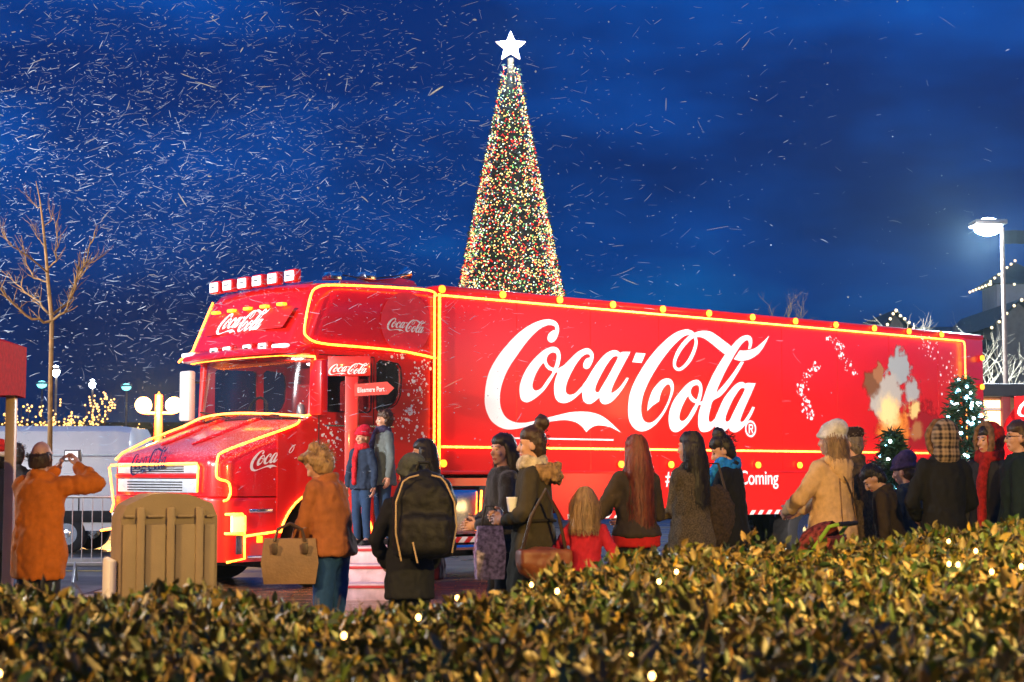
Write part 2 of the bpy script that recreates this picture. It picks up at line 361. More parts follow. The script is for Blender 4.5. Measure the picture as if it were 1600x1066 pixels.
MB().box((2.3, -.026, .775), (7.7, -.014, .84)).build('hazard_strip', STRIPE, trailer)
MB().box((8.0, -.026, .925), (11.2, -.014, .985)).build('hazard_strip', STRIPE, trailer)
def tyre_parts(parent, c, r=.5, w=.3, out=-1):
    secs = []; prof = [(-.5, .56), (-.5, .88), (-.42, .97), (-.25, 1), (.25, 1), (.42, .97), (.5, .88), (.5, .56)]
    for a, q in prof: secs.append([(c[0]+r*q*math.cos(k*PI/16), c[1]+a*w, c[2]+r*q*math.sin(k*PI/16)) for k in range(32)])
    wh = MB().loft(secs, cap=False).build('wheel', BLACK, parent)
    mb = MB()
    mb.loft([[(c[0]+q*r*math.cos(k*PI/12), c[1]+out*a*w, c[2]+q*r*math.sin(k*PI/12)) for k in range(24)] for q, a in [(.57, .42), (.5, .36), (.45, .2), (.25, .15), (.22, .42), (.1, .46)]])
    rim = mb.build('rim', CHROME, wh)
    if r > .4:
        for k in range(10): t = k*PI/5; MB().cyl((c[0]+.33*r*math.cos(t), c[1]+out*(.18*w+.01), c[2]+.33*r*math.sin(t)), .018, .04, 1, 6).build('wheel_nut', CHROME, rim) if False else None
    return wh
for u in (7.55, 8.85, 10.15):
    for v, o in ((.22, -1), (TW-.22, 1)): tyre_parts(trailer, (u, v, .49), .49, .36, o)
MB().tube([(1.7, .5, .12), (1.7, .5, 1.3)], .05).build('landing_leg', DARK, trailer); MB().tube([(1.7, 2.1, .12), (1.7, 2.1, 1.3)], .05).build('landing_leg', DARK, trailer)
# lettering
logo_mb(lambda u, z, l: (u, -.004-l, z)).build('script_lettering', WHITE, trailer, smooth=None)
def put_text(body, h, x, z, parent, m, v=-.004, width=None, shear=0):
    me = text_mesh('slogan', body, h, shear, .002); xs = [q.co.x for q in me.vertices]; k = width/(max(xs)-min(xs)) if width else 1
    for q in me.vertices: q.co = Vector((x+(q.co.x-min(xs))*k, v-q.co.z, z+q.co.y))
    return link('slogan', me, m, parent)
put_text('#HolidaysAreComing', .3, 4.24, 1.235, trailer, WHITE, -.02, 2.52)
put_text('ENJOY A FESTIVE TIME RESPONSIBLY  2014', .06, .75, 1.86, trailer, WHITE, -.006, 2.2) if False else None
MB().box((1.0, -.006, 1.865), (3.2, -.003, 1.885)).build('pin_stripe', WHITE, trailer)
RAIL = mat('red_rail', (.5, .006, .004), .3, 0, .1, 4, coat=.5)
for k in range(1, 9): MB().box((k*1.38-.004, -.0025, TZ0+.03), (k*1.38+.004, .002, TZ1-.09)).build('panel_joint', RAIL, trailer)
MB().box((.05, -.012, TZ1-.085), (TL-.01, .002, TZ1-.012), .004).build('top_rail', RAIL, trailer); MB().box((.05, -.010, TZ0+.012), (TL-.01, .002, TZ0+.06), .004).build('bottom_rail', RAIL, trailer)
# rope lights: side, run over the skirt top, and rear upright
def rope(pts, parent, r=.015, v=-.03, name='rope_light', shift=(0, 0, 0)):
    return MB().tube([(p[0], v if len(p) == 2 else p[2], p[1]) for p in pts], r, 8).build(name, NEON, parent, 180, shift)
RT = [side(690, 460), side(1000, 488.5), side(1250, 511.5), side(1505, 534.5)]
zt = float(np.mean([p[1] for p in RT])); ur = RT[-1][0]
rope(spline([(.06, zt), (ur-.12, zt), (ur, zt-.03), (ur+.05, zt-.15), (ur+.06, 1.9), (ur+.02, 1.76), (ur-.1, 1.745), (.06, 1.745)], 3, False) if False else [(.06, zt), (ur-.08, zt), (ur-.02, zt-.02), (ur, zt-.08), (ur, 1.82), (ur-.02, 1.765), (ur-.08, 1.745), (.06, 1.745)], trailer)
rope([(.02, 3.74), (.02, 1.45)], trailer, .02, -.03)
lens = MB(); lens.cyl((0, -.02, 0), .05, .04, 1, 14); lens_me = lens.mesh('marker_lamp', 35); lens_me.materials.append(AMBER)
base_me = MB().cyl((0, -.002, 0), .06, .02, 1, 14).mesh('lamp_base', 35); base_me.materials.append(RED)
def marker(u, z, parent=trailer, v=-.012, sc=1):
    o = link('marker_lamp', lens_me, None, parent, loc=(u, v, z)); o.scale = (sc, 1, sc); b = link('lamp_base', base_me, None, o); return o
for px in (783, 872, 955, 1033, 1105, 1173, 1240, 1303, 1363, 1417, 1468): marker(side(px, 480)[0], 3.80)
for px in (688, 968, 1070): marker(side(px, 470)[0], 3.80) if px < 700 else None
for px, py in ((690, 724), (968, 724), (1046, 727), (1182, 728), (1247, 727), (1372, 727)): marker(side(px, py)[0], 1.53)
for py in (560, 605, 650): marker(side(1535, py)[0]-.06, side(1535, py)[1])
# printed sparkles and the festive print on the rear half (plain stand-in)
GOLD = mat('gold_print', (.85, .42, .06), .35, 0, .25, 5, coat=.4); CREAM = mat('cream_print', (.88, .80, .62), .35, 0, .15, 6, coat=.4)
TANP = mat('tan_print', (.45, .2, .09), .35, 0, .3, 7, coat=.4); DRED = mat('dark_red_print', (.28, .005, .008), .35, 0, .3, 5, coat=.4)
def disc(mb, u, z, r, v, n=10, ry=None, wob=0):
    ph = random.random()*6
    mb.add([(u+r*(1+wob*math.sin(3*t*2*PI/n+ph)+wob*.7*math.sin(5*t*2*PI/n+ph*2))*math.cos(t*2*PI/n), v, z+(ry or r)*(1+wob*math.sin(4*t*2*PI/n+ph))*math.sin(t*2*PI/n)) for t in range(n)], [tuple(range(n))])
def sparkles(mb, path, n, spread, v, rmin=.008, rmax=.03):
    pts = spline(path, 20, False)
    for i in range(n):
        x, y = pts[min(int(random.random()*len(pts)), len(pts)-1)]; q = side(x+random.gauss(0, spread), y+random.gauss(0, spread)); disc(mb, q[0], q[1], rmin+(rmax-rmin)*random.random()**3, v-random.random()*.002, 7)
sp = MB()
sparkles(sp, [(1268, 650), (1258, 630), (1252, 605), (1262, 585), (1278, 573)], 110, 4, -.005)
sparkles(sp, [(1294, 528), (1310, 540), (1318, 560), (1335, 585)], 70, 4, -.005); sparkles(sp, [(1440, 535), (1465, 550), (1485, 585), (1495, 620)], 90, 9, -.005)
sp.build('sparkle_print', WHITE, trailer, None, stuff=True)
def festive_print():
    m, t, b = nodes('festive_print'); n = t.nodes; l = t.links.new
    tc = n.new('ShaderNodeTexCoord'); nz = n.new('ShaderNodeTexNoise'); nz.inputs['Scale'].default_value = 5.5; nz.inputs['Detail'].default_value = 6; l(tc.outputs['Object'], nz.inputs['Vector'])
    def blob(c, r, amp, soft):
        d = n.new('ShaderNodeVectorMath'); d.operation = 'DISTANCE'; l(tc.outputs['Object'], d.inputs[0]); d.inputs[1].default_value = (c[0], 0, c[1])
        a = n.new('ShaderNodeMath'); a.operation = 'MULTIPLY_ADD'; l(nz.outputs['Fac'], a.inputs[0]); a.inputs[1].default_value = amp; l(d.outputs['Value'], a.inputs[2])
        mr = n.new('ShaderNodeMapRange'); mr.interpolation_type = 'SMOOTHSTEP'; l(a.outputs[0], mr.inputs[0]); mr.inputs['From Min'].default_value = r+amp*.5+soft; mr.inputs['From Max'].default_value = r+amp*.5-soft; return mr.outputs[0]
    col = None; al = None
    for px, py, r, amp, soft, c in ((1440, 690, .62, .9, .12, (.30, .008, .008)), (1405, 575, .30, .5, .06, (.34, .38, .38)), (1385, 622, .44, .5, .08, (.45, .42, .36)), (1425, 612, .22, .5, .08, (.4, .4, .38)), (1362, 600, .2, .3, .06, (.2, .08, .03)), (1373, 582, .15, .3, .03, (.36, .15, .06)), (1395, 668, .38, .7, .18, (.85, .26, .03)), (1388, 643, .26, .4, .12, (.95, .72, .3)), (1428, 640, .16, .4, .06, (.9, .6, .2)), (1432, 672, .16, .3, .05, (.4, .16, .05))):
        f = blob(side(px, py), r, amp, soft); mx = n.new('ShaderNodeMixRGB'); l(f, mx.inputs[0]); mx.inputs[2].default_value = (*c, 1)
        if col is None: mx.inputs[1].default_value = (.5, .01, .01, 1); al = f
        else:
            l(col, mx.inputs[1]); mm = n.new('ShaderNodeMath'); mm.operation = 'MAXIMUM'; l(al, mm.inputs[0]); l(f, mm.inputs[1]); al = mm.outputs[0]
        col = mx.outputs[0]
    l(col, b.inputs['Base Color']); l(al, b.inputs['Alpha']); b.inputs['Roughness'].default_value = .35; b.inputs['Coat Weight'].default_value = .3; return m
a0, a1 = side(1330, 540), side(1470, 712)
MB().add([(a0[0], -.003, 1.8), (a1[0]+.3, -.003, 1.8), (a1[0]+.3, -.003, 3.6), (a0[0], -.003, 3.6)], [(0, 1, 2, 3)]).build('festive_print', festive_print(), trailer, None)

# ------------------------------------------------------------------ the red lorry : tractor unit
TS = (1.6, 0, 0)
tractor = thing('lorry_tractor', 'red long-nosed lorry cab outlined in glowing yellow rope lights', 'lorry', tuple(P0-1.6*EU), ROT)
def T(mb, name, m, parent=tractor, smooth=35, stuff=False): return mb.build(name, m, parent, smooth, TS, stuff)
CW = 2.65
def snowy_red():
    m, t, b = nodes('red_paint_snow_flecked'); n = t.nodes; l = t.links.new
    tc = n.new('ShaderNodeTexCoord'); vo = n.new('ShaderNodeTexVoronoi'); vo.inputs['Scale'].default_value = 62; vo.feature = 'F1'; l(tc.outputs['Object'], vo.inputs['Vector'])
    lt = n.new('ShaderNodeMath'); lt.operation = 'LESS_THAN'; l(vo.outputs['Distance'], lt.inputs[0])
    g = n.new('ShaderNodeNewGeometry'); s = n.new('ShaderNodeSeparateXYZ'); l(g.outputs['Normal'], s.inputs[0])
    mr = n.new('ShaderNodeMapRange'); mr.inputs['From Min'].default_value = .1; mr.inputs['From Max'].default_value = .9; mr.inputs['To Min'].default_value = .08; mr.inputs['To Max'].default_value = .33; l(s.outputs[2], mr.inputs[0])
    l(mr.outputs[0], lt.inputs[1]); mx = n.new('ShaderNodeMixRGB'); mx.inputs[1].default_value = (.6, .006, .008, 1); mx.inputs[2].default_value = (.8, .8, .82, 1); l(lt.outputs[0], mx.inputs[0]); l(mx.outputs[0], b.inputs[0])
    b.inputs['Roughness'].default_value = .3; b.inputs['Coat Weight'].default_value = .6; b.inputs['Coat Roughness'].default_value = .08; return m
REDS = snowy_red()
# bonnet: sections along u
def bsec(u, inset, zb, zt, crown, r=.2):
    a, b = inset, CW-inset; pts = [(u, a, zb)]
    for k in range(7): t = PI-k*PI/12; pts.append((u, a+r+r*math.cos(t), zt-r+r*math.sin(t)))
    for k in range(1, 8): q = k/8; pts.append((u, a+r+(b-a-2*r)*q, zt+crown*math.sin(PI*q)))
    for k in range(7): t = PI/2-k*PI/12; pts.append((u, b-r+r*math.cos(t), zt-r+r*math.sin(t)))
    pts.append((u, b, zb)); return pts
T(MB().loft([bsec(-3.27, .22, 1.13, 1.55, .02, .08), bsec(-3.24, .16, 1.13, 1.6, .03, .12), bsec(-3.16, .08, 1.13, 1.645, .04, .16), bsec(-3.02, .015, 1.13, 1.70, .05), bsec(-2.7, 0, 1.13, 1.81, .06), bsec(-2.35, 0, 1.13, 1.94, .07), bsec(-1.9, 0, 1.13, 2.09, .07)]), 'bonnet', REDS)
T(MB().loft([bsec(-3.3, .28, .36, 1.12, 0, .05), bsec(-3.27, .17, .36, 1.125, 0, .05), bsec(-3.17, .07, .36, 1.125, 0, .05), bsec(-3.0, .0, .36, 1.125, 0, .05), bsec(-2.44, 0, .36, 1.125, 0, .05)]), 'front_bumper', RED)
for a, b in ((.95, .18), (1.7, .18)):   # raised ribs along the bonnet
    T(MB().tube([(-3.05, a, 1.755), (-2.7, a-.02*(1 if a < 1.3 else -1), 1.875), (-2.3, a-.04*(1 if a < 1.3 else -1), 2.02), (-1.95, a-.05*(1 if a < 1.3 else -1), 2.13)], [.015, .035, .04, .04]), 'bonnet_rib', REDS)
# grille
GRIL = mat('bright_grille', (.72, .8, .88), .3, .5, .1, 9)
T(MB().box((-3.292, .42, 1.40), (-3.272, 2.36, 1.535), .008), 'upper_grille', GRIL)
for k in range(4): T(MB().box((-3.305, .72, 1.42+k*.028), (-3.29, 2.02, 1.432+k*.028)), 'grille_bar', BLACK)
T(MB().box((-3.315, .4, 1.345), (-3.27, 2.38, 1.395), .01), 'grille_crossbar', RED)
T(MB().box((-3.292, .42, 1.17), (-3.272, 2.36, 1.335), .008), 'lower_grille', GRIL)
mesh_ = MB()
for i in range(34):
    for j in range(4): mesh_.box((-3.3, .75+i*.04, 1.19+j*.033), (-3.291, .775+i*.04, 1.205+j*.033))
T(mesh_, 'grille_perforation', BLACK, smooth=None, stuff=True)
gl = logo_mb(logo_on((-3.325, 1.95, 1.37), (0, -1, .12), (0, .1, 1), (-1, 0, 0), .95), False); T(gl, 'grille_script', mat('dark_blue_script', (.02, .04, .12), .3, .5), smooth=None)
T(MB().box((-3.33, .5, .78), (-3.285, 2.15, .9), .01), 'number_plate_panel', BLACK)
T(MB().box((-3.345, 1.05, .8), (-3.331, 1.6, .885), .004), 'number_plate', WPAINT)
# cab sides with wheel arch and window openings
ac = (-1.72, .52); ar = .68
arc = [(ac[0]+ar*math.cos(t), ac[1]+ar*math.sin(t)) for t in np.linspace(math.radians(187), math.radians(-7), 22)]
outer = [(-2.44, .36)]+[arc[0]]+arc+[(arc[-1][0], .42), (-.12, .42), (-.12, 2.93), (-1.93, 2.93), (-1.96, 2.1), (-2.44, 1.9)]
def rr(a, b, c, d, r, top_right=None, n=4):
    """rounded rectangle u a..b, z c..d"""
    pts = []
    for (cx, cz, t0, R) in ((b-(top_right or r), d-(top_right or r), 0, top_right or r), (a+r, d-r, PI/2, r), (a+r, c+r, PI, r), (b-r, c+r, 1.5*PI, r)):
        for k in range(n+1): t = t0+k*PI/2/n; pts.append((cx+R*math.cos(t), cz+R*math.sin(t)))
    return pts
w1 = rr(-1.74, -1.07, 2.17, 2.80, .06); w2 = [(-.97, 2.78), (-.97, 2.22), (-.93, 2.18), (-.8, 2.2), (-.66, 2.29), (-.6, 2.4), (-.585, 2.6), (-.6, 2.74), (-.65, 2.79), (-.92, 2.82)]
for v, s in ((-.012, 1), (CW+.012, -1)):
    o = T(MB().poly(outer, [w1, w2], 'y', v, v+s*.055), 'cab_side', RED)
    for w in (w1, w2):
        T(MB().poly(w, (), 'y', v+s*.025, v+s*.031), 'side_window', GLASS)
        big = [(p[0]+(p[0]-np.mean([q[0] for q in w]))*.05, p[1]+(p[1]-np.mean([q[1] for q in w]))*.05) for p in w]
        T(MB().poly(big, [w], 'y', v-s*.006, v+s*.02), 'window_seal', BLACK)
vv = -.0145
for a, b in (((-1.85, .95), (-1.85, 2.12)), ((-1.0, .6), (-1.02, 2.15)), ((-1.02, 2.15), (-1.02, 2.86)), ((-1.85, 2.86), (-1.02, 2.86))):
    T(MB().tube([(a[0], vv, a[1]), (b[0], vv, b[1])], .006, 5), 'door_seam', BLACK)
T(MB().box((-1.2, -.04, 1.7), (-1.05, -.012, 1.745), .008), 'door_handle', BLACK)
T(MB().box((-1.95, .06, .95), (-.14, CW-.06, 2.02), .01), 'cab_floor', DARK)
T(MB().box((-.2, .05, 2.02), (-.13, CW-.05, 2.9)), 'cab_back_wall', DARK)
T(MB().box((-2.9, .45, .3), (1.9, CW-.45, .92), .02), 'chassis', DARK)
# windscreen, pillars, interior
def wcurve(z, u0, bul, n=13, a=.03, b=CW-.03): return [(u0-bul*math.sin(PI*k/(n-1))**.6, a+(b-a)*k/(n-1), z) for k in range(n)]
lo, hi = wcurve(2.08, -1.94, .27), wcurve(2.86, -1.88, .22)
T(MB().loft([lo, hi], cap=False, closed=False), 'windscreen', GLASS, smooth=180)
for k in (0, -1): T(MB().tube([np.array(lo[k])+(.0, 0, 0), np.array(hi[k])], .045), 'windscreen_pillar', RED)
T(MB().loft([[(p[0]+.1, p[1], 1.98) for p in lo], [(p[0]+.06, p[1], 2.09) for p in lo], [(p[0]+.45, p[1], 2.1) for p in lo]], cap=False, closed=False), 'dashboard', BLACK)
SEAT = fabric('seat_fabric', (.35, .01, .015))
for v in (.45, 1.55):
    T(MB().box((-1.35, v, 1.9), (-.8, v+.55, 2.08), .05), 'seat_cushion', SEAT); T(MB().box((-.85, v, 2.0), (-.68, v+.55, 2.62), .06), 'seat_back', SEAT); T(MB().box((-.82, v+.12, 2.6), (-.7, v+.43, 2.82), .04), 'headrest', SEAT)
T(MB().tube([(-1.55+.1*math.sin(t)*.4, 1.85+.22*math.cos(t), 2.2+.2*math.sin(t)) for t in np.linspace(0, 2*PI, 20)[:-1]], .018, 6, True), 'steering_wheel', BLACK)
T(MB().cap((-1.6, .75, 2.13), .06, (-1.6, .75, 2.24), .05), 'dashboard_bauble', REFLECTOR)
for v0, dv in ((.35, 1.0), (1.5, .75)): T(MB().tube([(-2.19, v0, 2.11), (-2.17, v0+dv, 2.2)], .012, 5), 'wiper', BLACK)
cab_fill = T(MB().ell((-1.0, 1.32, 2.84), (.12, .12, .03)), 'cab_fill_lamp', LAMPW)  # added lamp, put in to brighten the cab interior
dl_ = bpy.data.lights.new('lamp_light', 'POINT'); dl_.energy = 22; dl_.color = (1, .85, .7); dl_.shadow_soft_size = .06; do_ = bpy.data.objects.new('lamp_light', dl_); COL.objects.link(do_); do_.parent = tractor; do_.location = (-1.3+1.6, 1.32, 2.74)  # its added fill light, so the seats show through the windscreen
# sleeper block
def ssec(z, uf, inset, r=.3, back=-.06):
    a, b = inset, CW-inset; pts = [(back, a, z)]
    for k in range(8): t = k/7*PI/2; pts.append((uf+r-r*math.sin(t)+.0, a+r-r*math.cos(t), z))
    for k in range(1, 6): q = k/6; pts.append((uf-.07*math.sin(PI*q), a+r+(b-a-2*r)*q, z))
    for k in range(8): t = PI/2-k/7*PI/2; pts.append((uf+r-r*math.sin(t), b-r+r*math.cos(t), z))
    pts.append((back, b, z)); return pts
T(MB().loft([ssec(2.87, -2.16, .03, .26), ssec(2.93, -2.2, -.015, .26), ssec(3.02, -2.16, -.015, .28), ssec(3.35, -2.02, -.015, .3), ssec(3.66, -1.88, -.01, .32), ssec(3.76, -1.80, .03, .34), ssec(3.82, -1.66, .12, .36), ssec(3.85, -1.45, .25, .4)]), 'sleeper', RED, smooth=50)
T(MB().loft([[(-1.1, .45, 3.83), (-1.1, CW-.45, 3.83), (-1.1, CW-.45, 3.845), (-1.1, .45, 3.845)], [(-.3, .3, 3.83), (-.3, CW-.3, 3.83), (-.3, CW-.4, 3.96), (-.3, .4, 3.96)], [(-.07, .3, 3.83), (-.07, CW-.3, 3.83), (-.07, CW-.4, 3.93), (-.07, .4, 3.93)]]), 'roof_deflector', RED)
T(MB().loft([ssec(2.845, -2.31, .06, .3, -1.75), ssec(2.865, -2.36, .0, .3, -1.75), ssec(2.92, -2.33, -.01, .3, -1.75), ssec(3.0, -2.2, -.01, .3, -1.75)]), 'sun_visor', RED, smooth=50)
T(MB().tube([(-1.75+(.22 if v in (.02, 2.63) else 0), v, 3.765) for v in (.02, .25, .8, 1.32, 1.85, 2.4, 2.63)], .035), 'roof_bar', CHROME)
def sq_lamp(u, v, z, w, h, parent=tractor):
    c = T(MB().box((u, v-w/2-.02, z-h/2-.02), (u+.1, v+w/2+.02, z+h/2+.02), .015), 'spot_lamp', RED, parent)
    T(MB().box((u-.014, v-w/2, z-h/2), (u+.002, v+w/2, z+h/2), .01), 'lens', LAMPW, c)
    T(MB().box((u-.017, v-w*.25, z-.004), (u-.0141, v+w*.25, z+.012)), 'lens_mark', DARK, c)
for px in (334.5, 355, 378, 401, 425, 452): sq_lamp(-1.93, front(px, 447, -1.93)[0], 3.875, .2, .125)
for px in (334, 354, 385.5, 409.5): sq_lamp(-2.31, front(px, 557, -2.3)[0]-.02, 2.96, .175, .095)
T(MB().box((-2.3, .1, 2.93), (-2.2, .38, 2.985), .02), 'visor_lamp', LAMPW)
T(MB().box((-2.3, CW-.38, 2.93), (-2.2, CW-.1, 2.985), .02), 'visor_lamp', LAMPW)
def rface(z): return -2.16+(3.66-3.02)*0+(z-3.02)/(3.66-3.02)*(2.16-1.88)
for k in range(5):
    v = .55+k*.39; o = MB(); o.box((rface(3.5)-.125, v-.07, 3.49), (rface(3.5)-.05, v+.07, 3.53), .01); T(o, 'marker_lamp', AMBER)
ns = np.array((-.916, 0, .4)); upv = np.array((.4, 0, .916))
T(MB().add([np.array((rface(3.22)-.085, 2.2, 3.2)), np.array((rface(3.22)-.085, .35, 3.2)), np.array((rface(3.5)-.085, .25, 3.46)), np.array((rface(3.5)-.085, 2.3, 3.46))], [(0, 1, 2, 3)]), 'name_panel', mat('red_lit_panel', (.7, .02, .012), .3, 0, .05), smooth=None)
T(logo_mb(logo_on((rface(3.22)-.093, 1.9, 3.2), (0, -1, 0), upv, (-1, 0, .2), 1.12), False), 'cab_lettering', emis('white_lit_letters', (1, .95, .9), .7), smooth=None)
# rope lights
def R(pts, v=-.035, r=.015): return T(MB().tube([(p[0], v if len(p) == 2 else p[2], p[1]) for p in pts], r, 8), 'rope_light', NEON, smooth=180)
sl = [(679, 463), (668, 454.5), (608, 449.5), (518.7, 446), (492, 450), (482, 465), (473, 512), (477, 527), (500, 537), (566, 543), (624, 549), (677.5, 560)]
R([side(x, y) for x, y in spline(sl, 4, False)], -.042)
R([(-.07, 3.72), (-.07, 1.45)], -.042)
bl = [(466, 656), (457, 665), (396, 687), (347, 706), (338, 716), (336, 742), (341, 749), (355, 754), (358, 769), (354, 780), (347, 783)]
R([side(x, y) for x, y in spline(bl, 4, False)], -.03)
R([side(x, y) for x, y in [(350, 804), (376.5, 803), (380, 808), (380, 873), (352, 879)]], -.03)
R([side(x, y) for x, y in [(349, 834), (380, 835)]], -.03)
R([side(380, 838), side(428, 831)]+[(ac[0]+(ar+.02)*math.cos(t), ac[1]+(ar+.02)*math.sin(t)) for t in np.linspace(math.radians(165), math.radians(5), 20)], -.03)
fr = [front(x, y, -3.3) for x, y in [(310, 769), (312, 729), (309, 724), (176, 727), (173, 731), (180, 787), (176, 800)]]
R([(-3.32, p[1], p[0]) for p in fr])
R([(-3.32, p[1], p[0]) for p in [front(x, y, -3.3) for x, y in [(177, 826), (160, 829)]]])
# windscreen surround and bonnet rear edge
R([(hi[-1][0]-.06, 2.87, CW)]+[(p[0]-.25, 2.85, p[1]) for p in hi[::-1][1:-1]]+[(hi[0][0]-.05, 2.83, -.03), (-1.9, 2.7, -.045), (-1.93, 2.2, -.045), (-1.96, 2.12, -.04), (-2.05, 2.1, .0)]+[(p[0]-.05, 2.10+.06*math.sin(PI*k/12), p[1]) for k, p in enumerate(lo)][1:-1]+[(-2.2, 2.02, CW), (-2.7, 1.84, CW+.01), (-3.1, 1.66, CW-.03), (-3.25, 1.58, CW-.15)])
R([(-1.80, 3.7, CW-.06), (-1.93, 3.4, CW-.05), (-2.1, 3.02, CW-.05), (-2.28, 2.9, CW-.05), (-2.33, 2.87, CW-.1)])
# side details
def mirror(v, s):
    a = T(MB().tube([(-1.88, v+s*.02, 2.62), (-2.0, v+s*.22, 2.62), (-2.0, v+s*.22, 2.2)], .018, 6), 'mirror_arm', BLACK)
    T(MB().box((-2.06, v+min(s*.1, s*.36), 2.1), (-1.95, v+max(s*.1, s*.36), 2.78), .03), 'mirror_housing', RED if s < 0 else WPAINT, a)
    T(MB().box((-1.948, v+min(s*.13, s*.33), 2.13), (-1.94, v+max(s*.13, s*.33), 2.75), .004), 'mirror_glass', CHROME, a)
mirror(0, -1); mirror(CW, 1)
q0, q1 = side(348, 806), side(377, 832)
T(MB().box((-3.06, -.022, q1[1]), (-2.99+.12, .04, q0[1]), .012), 'headlamp', emis('amber_headlamp', (1, .38, .03), 4))
T(MB().box((-3.285, .12, q1[1]), (-3.12, .5, q0[1]), .02), 'headlamp', LAMPW); T(MB().box((-3.285, CW-.5, q1[1]), (-3.12, CW-.12, q0[1]), .02), 'headlamp', LAMPW)
T(MB().box((-3.0, -.014, .45), (-2.87, .03, .72), .01), 'fog_lamp', mat('lamp_dark_glass', (.05, .06, .09), .1, 0, .4, 30, coat=.8))
T(MB().box((-3.29, CW-.42, .45), (-3.1, CW-.12, .7), .02), 'fog_lamp', mat('lamp_dark_glass', (.05, .06, .09), .1))
T(MB().box((-2.72, -.02, .58), (-2.64, .0, .66), .006), 'indicator', AMBER)
T(MB().box((-2.83, -.018, .94), (-2.5, .0, .98), .004), 'model_badge', CHROME)
T(MB().box((-2.85, -.02, .4), (-2.5, .0, .43), .003), 'step_tread', CHROME)
T(logo_mb(logo_on((-2.81, -.004, 1.42), (1, 0, .16), (-.03, 0, 1), (0, -1, 0), .86), True), 'bonnet_lettering', WHITE, smooth=None)
c0 = side(632, 505)
md = MB(); md.add([(c0[0]+.40*math.cos(t*PI/20), -.03, c0[1]+.40*math.sin(t*PI/20)) for t in range(40)], [tuple(range(40))])
T(md, 'round_emblem', mat('pink_red_vinyl', (.78, .035, .06), .5, 0, .1, 8, coat=0), smooth=None)
T(logo_mb(logo_on((c0[0]-.30, -.034, c0[1]-.11), (1, 0, -.02), (0, 0, 1), (0, -1, 0), .62), False), 'emblem_lettering', WHITE, smooth=None)
bp = MB()
for path, n, sd in (([(640, 600), (650, 590), (655, 575), (668, 565)], 45, 6), ([(632, 650), (645, 640), (652, 615), (660, 585)], 90, 7), ([(505, 670), (520, 680), (515, 700), (530, 690)], 60, 9), ([(612, 560), (640, 552), (655, 545)], 40, 5), ([(620, 660), (640, 670), (660, 690)], 40, 9)): sparkles(bp, path, n, sd, -.016, .006, .026)
T(bp, 'bubble_print', WHITE, smooth=None, stuff=True)
T(MB().box((-1.75, -.02, 1.98), (-.7, -.0125, 2.0)), 'trim_line', CHROME)
T(MB().box((-1.0, -.06, .42), (-.15, .3, .5), .01), 'step', CHROME); T(MB().box((-1.0, -.05, .75), (-.2, .0, .79), .01), 'step', CHROME)
# side tank, skirt and rear wheels
T(MB().box((-.05, -.01, .6), (.72, .6, 1.2), .05), 'fuel_tank', CHROME)
T(MB().poly([(.68, .58), (.92, .58), (1.12, 1.34), (-.1, 1.34), (-.1, 1.24), (.86, 1.24)], (), 'y', -.02, .02), 'side_skirt', RED)
T(MB().box((-.08, -.03, .5), (.9, .1, .575), .004), 'hazard_strip', STRIPE); T(MB().tube([(-.08, -.02, .44), (.95, -.02, .44)], .045), 'side_rail', CHROME)
R([(.74, 1.18), (.7, .64)], -.03, .016)
for u in (-1.72, 1.35):
    for v, o in ((.2, -1), (CW-.2, 1)): tyre_parts(tractor, (u+1.6, v, .5), .5, .34, o)
T(MB().box((-2.3, .42, .25), (-1.1, CW-.42, .9)), 'axle_housing', DARK)
# little boxes and cables on the roof (snow machine)
for px in (519, 572):
    p = side(px, 432, .4); T(MB().box((p[0]-.09, .3, p[1]-.05), (p[0]+.09, .5, p[1]+.05), .01), 'roof_box', CHROME)
T(MB().tube([(side(519, 432, .4)[0], .4, 3.94), (side(572, 437, .4)[0], .4, 3.9), (-.4, .4, 3.97), (-.2, .4, 4.02)], .008, 5), 'roof_cable', DARK)
T(MB().tube([(-.35, .5, 3.95), (-.1, .5, 4.05)], [.005, .09], 12), 'air_horn', CHROME)

# ------------------------------------------------------------------ lamps
METAL = mat('galvanised_metal', (.32, .34, .36), .45, .7, .15, 8); RUST = mat('painted_post', (.22, .17, .14), .55, .2, .2, 8)
def point(parent, loc, col, power, r=.12, spot=None):
    l = bpy.data.lights.new('lamp_light', 'SPOT' if spot else 'POINT'); l.energy = power; l.color = col; l.shadow_soft_size = r
    o = bpy.data.objects.new('lamp_light', l); COL.objects.link(o); o.parent = parent; o.location = loc
    if spot: o.rotation_euler = Vector(spot[0]).to_track_quat('-Z', 'Y').to_euler(); l.spot_size = math.radians(spot[1]); l.spot_blend = .8
    return o
def street_lamp(loc, h, label, col, estr, power, arm=(-.5, 0), head=(.45, .22), name='street_lamp', pr=.07, light=True):
    t = thing(name, label, 'street lamp', loc, 0, 'lamps around the square')
    MB().tube([(0, 0, 0), (0, 0, .9), (0, 0, .95), (0, 0, h)], [pr*1.35, pr*1.35, pr, pr*.6], 12).build('post', RUST, t)
    ax, ay = arm; n = nrm_((ax, ay))
    MB().tube([(0, 0, h-.1), (n[0]*.1, n[1]*.1, h), (ax, ay, h+.04)], .035, 8).build('arm', RUST, t)
    hd = MB().box((ax-head[0], ay-head[1], h+.02), (ax+head[0], ay+head[1], h+.13), .03).build('lamp_head', METAL, t)
    MB().ell((ax, ay, h-.0), (head[0]*.9, head[1]*.9, .2)).build('lens', emis('lens_%.2f_%.2f_%.1f' % (col[0], col[2], estr), col, estr), hd, 180)
    if light: point(t, (ax-.1, ay+.3, h-.3), col, power)
    return t
def nrm_(v): n = math.hypot(*v) or 1; return (v[0]/n, v[1]/n)
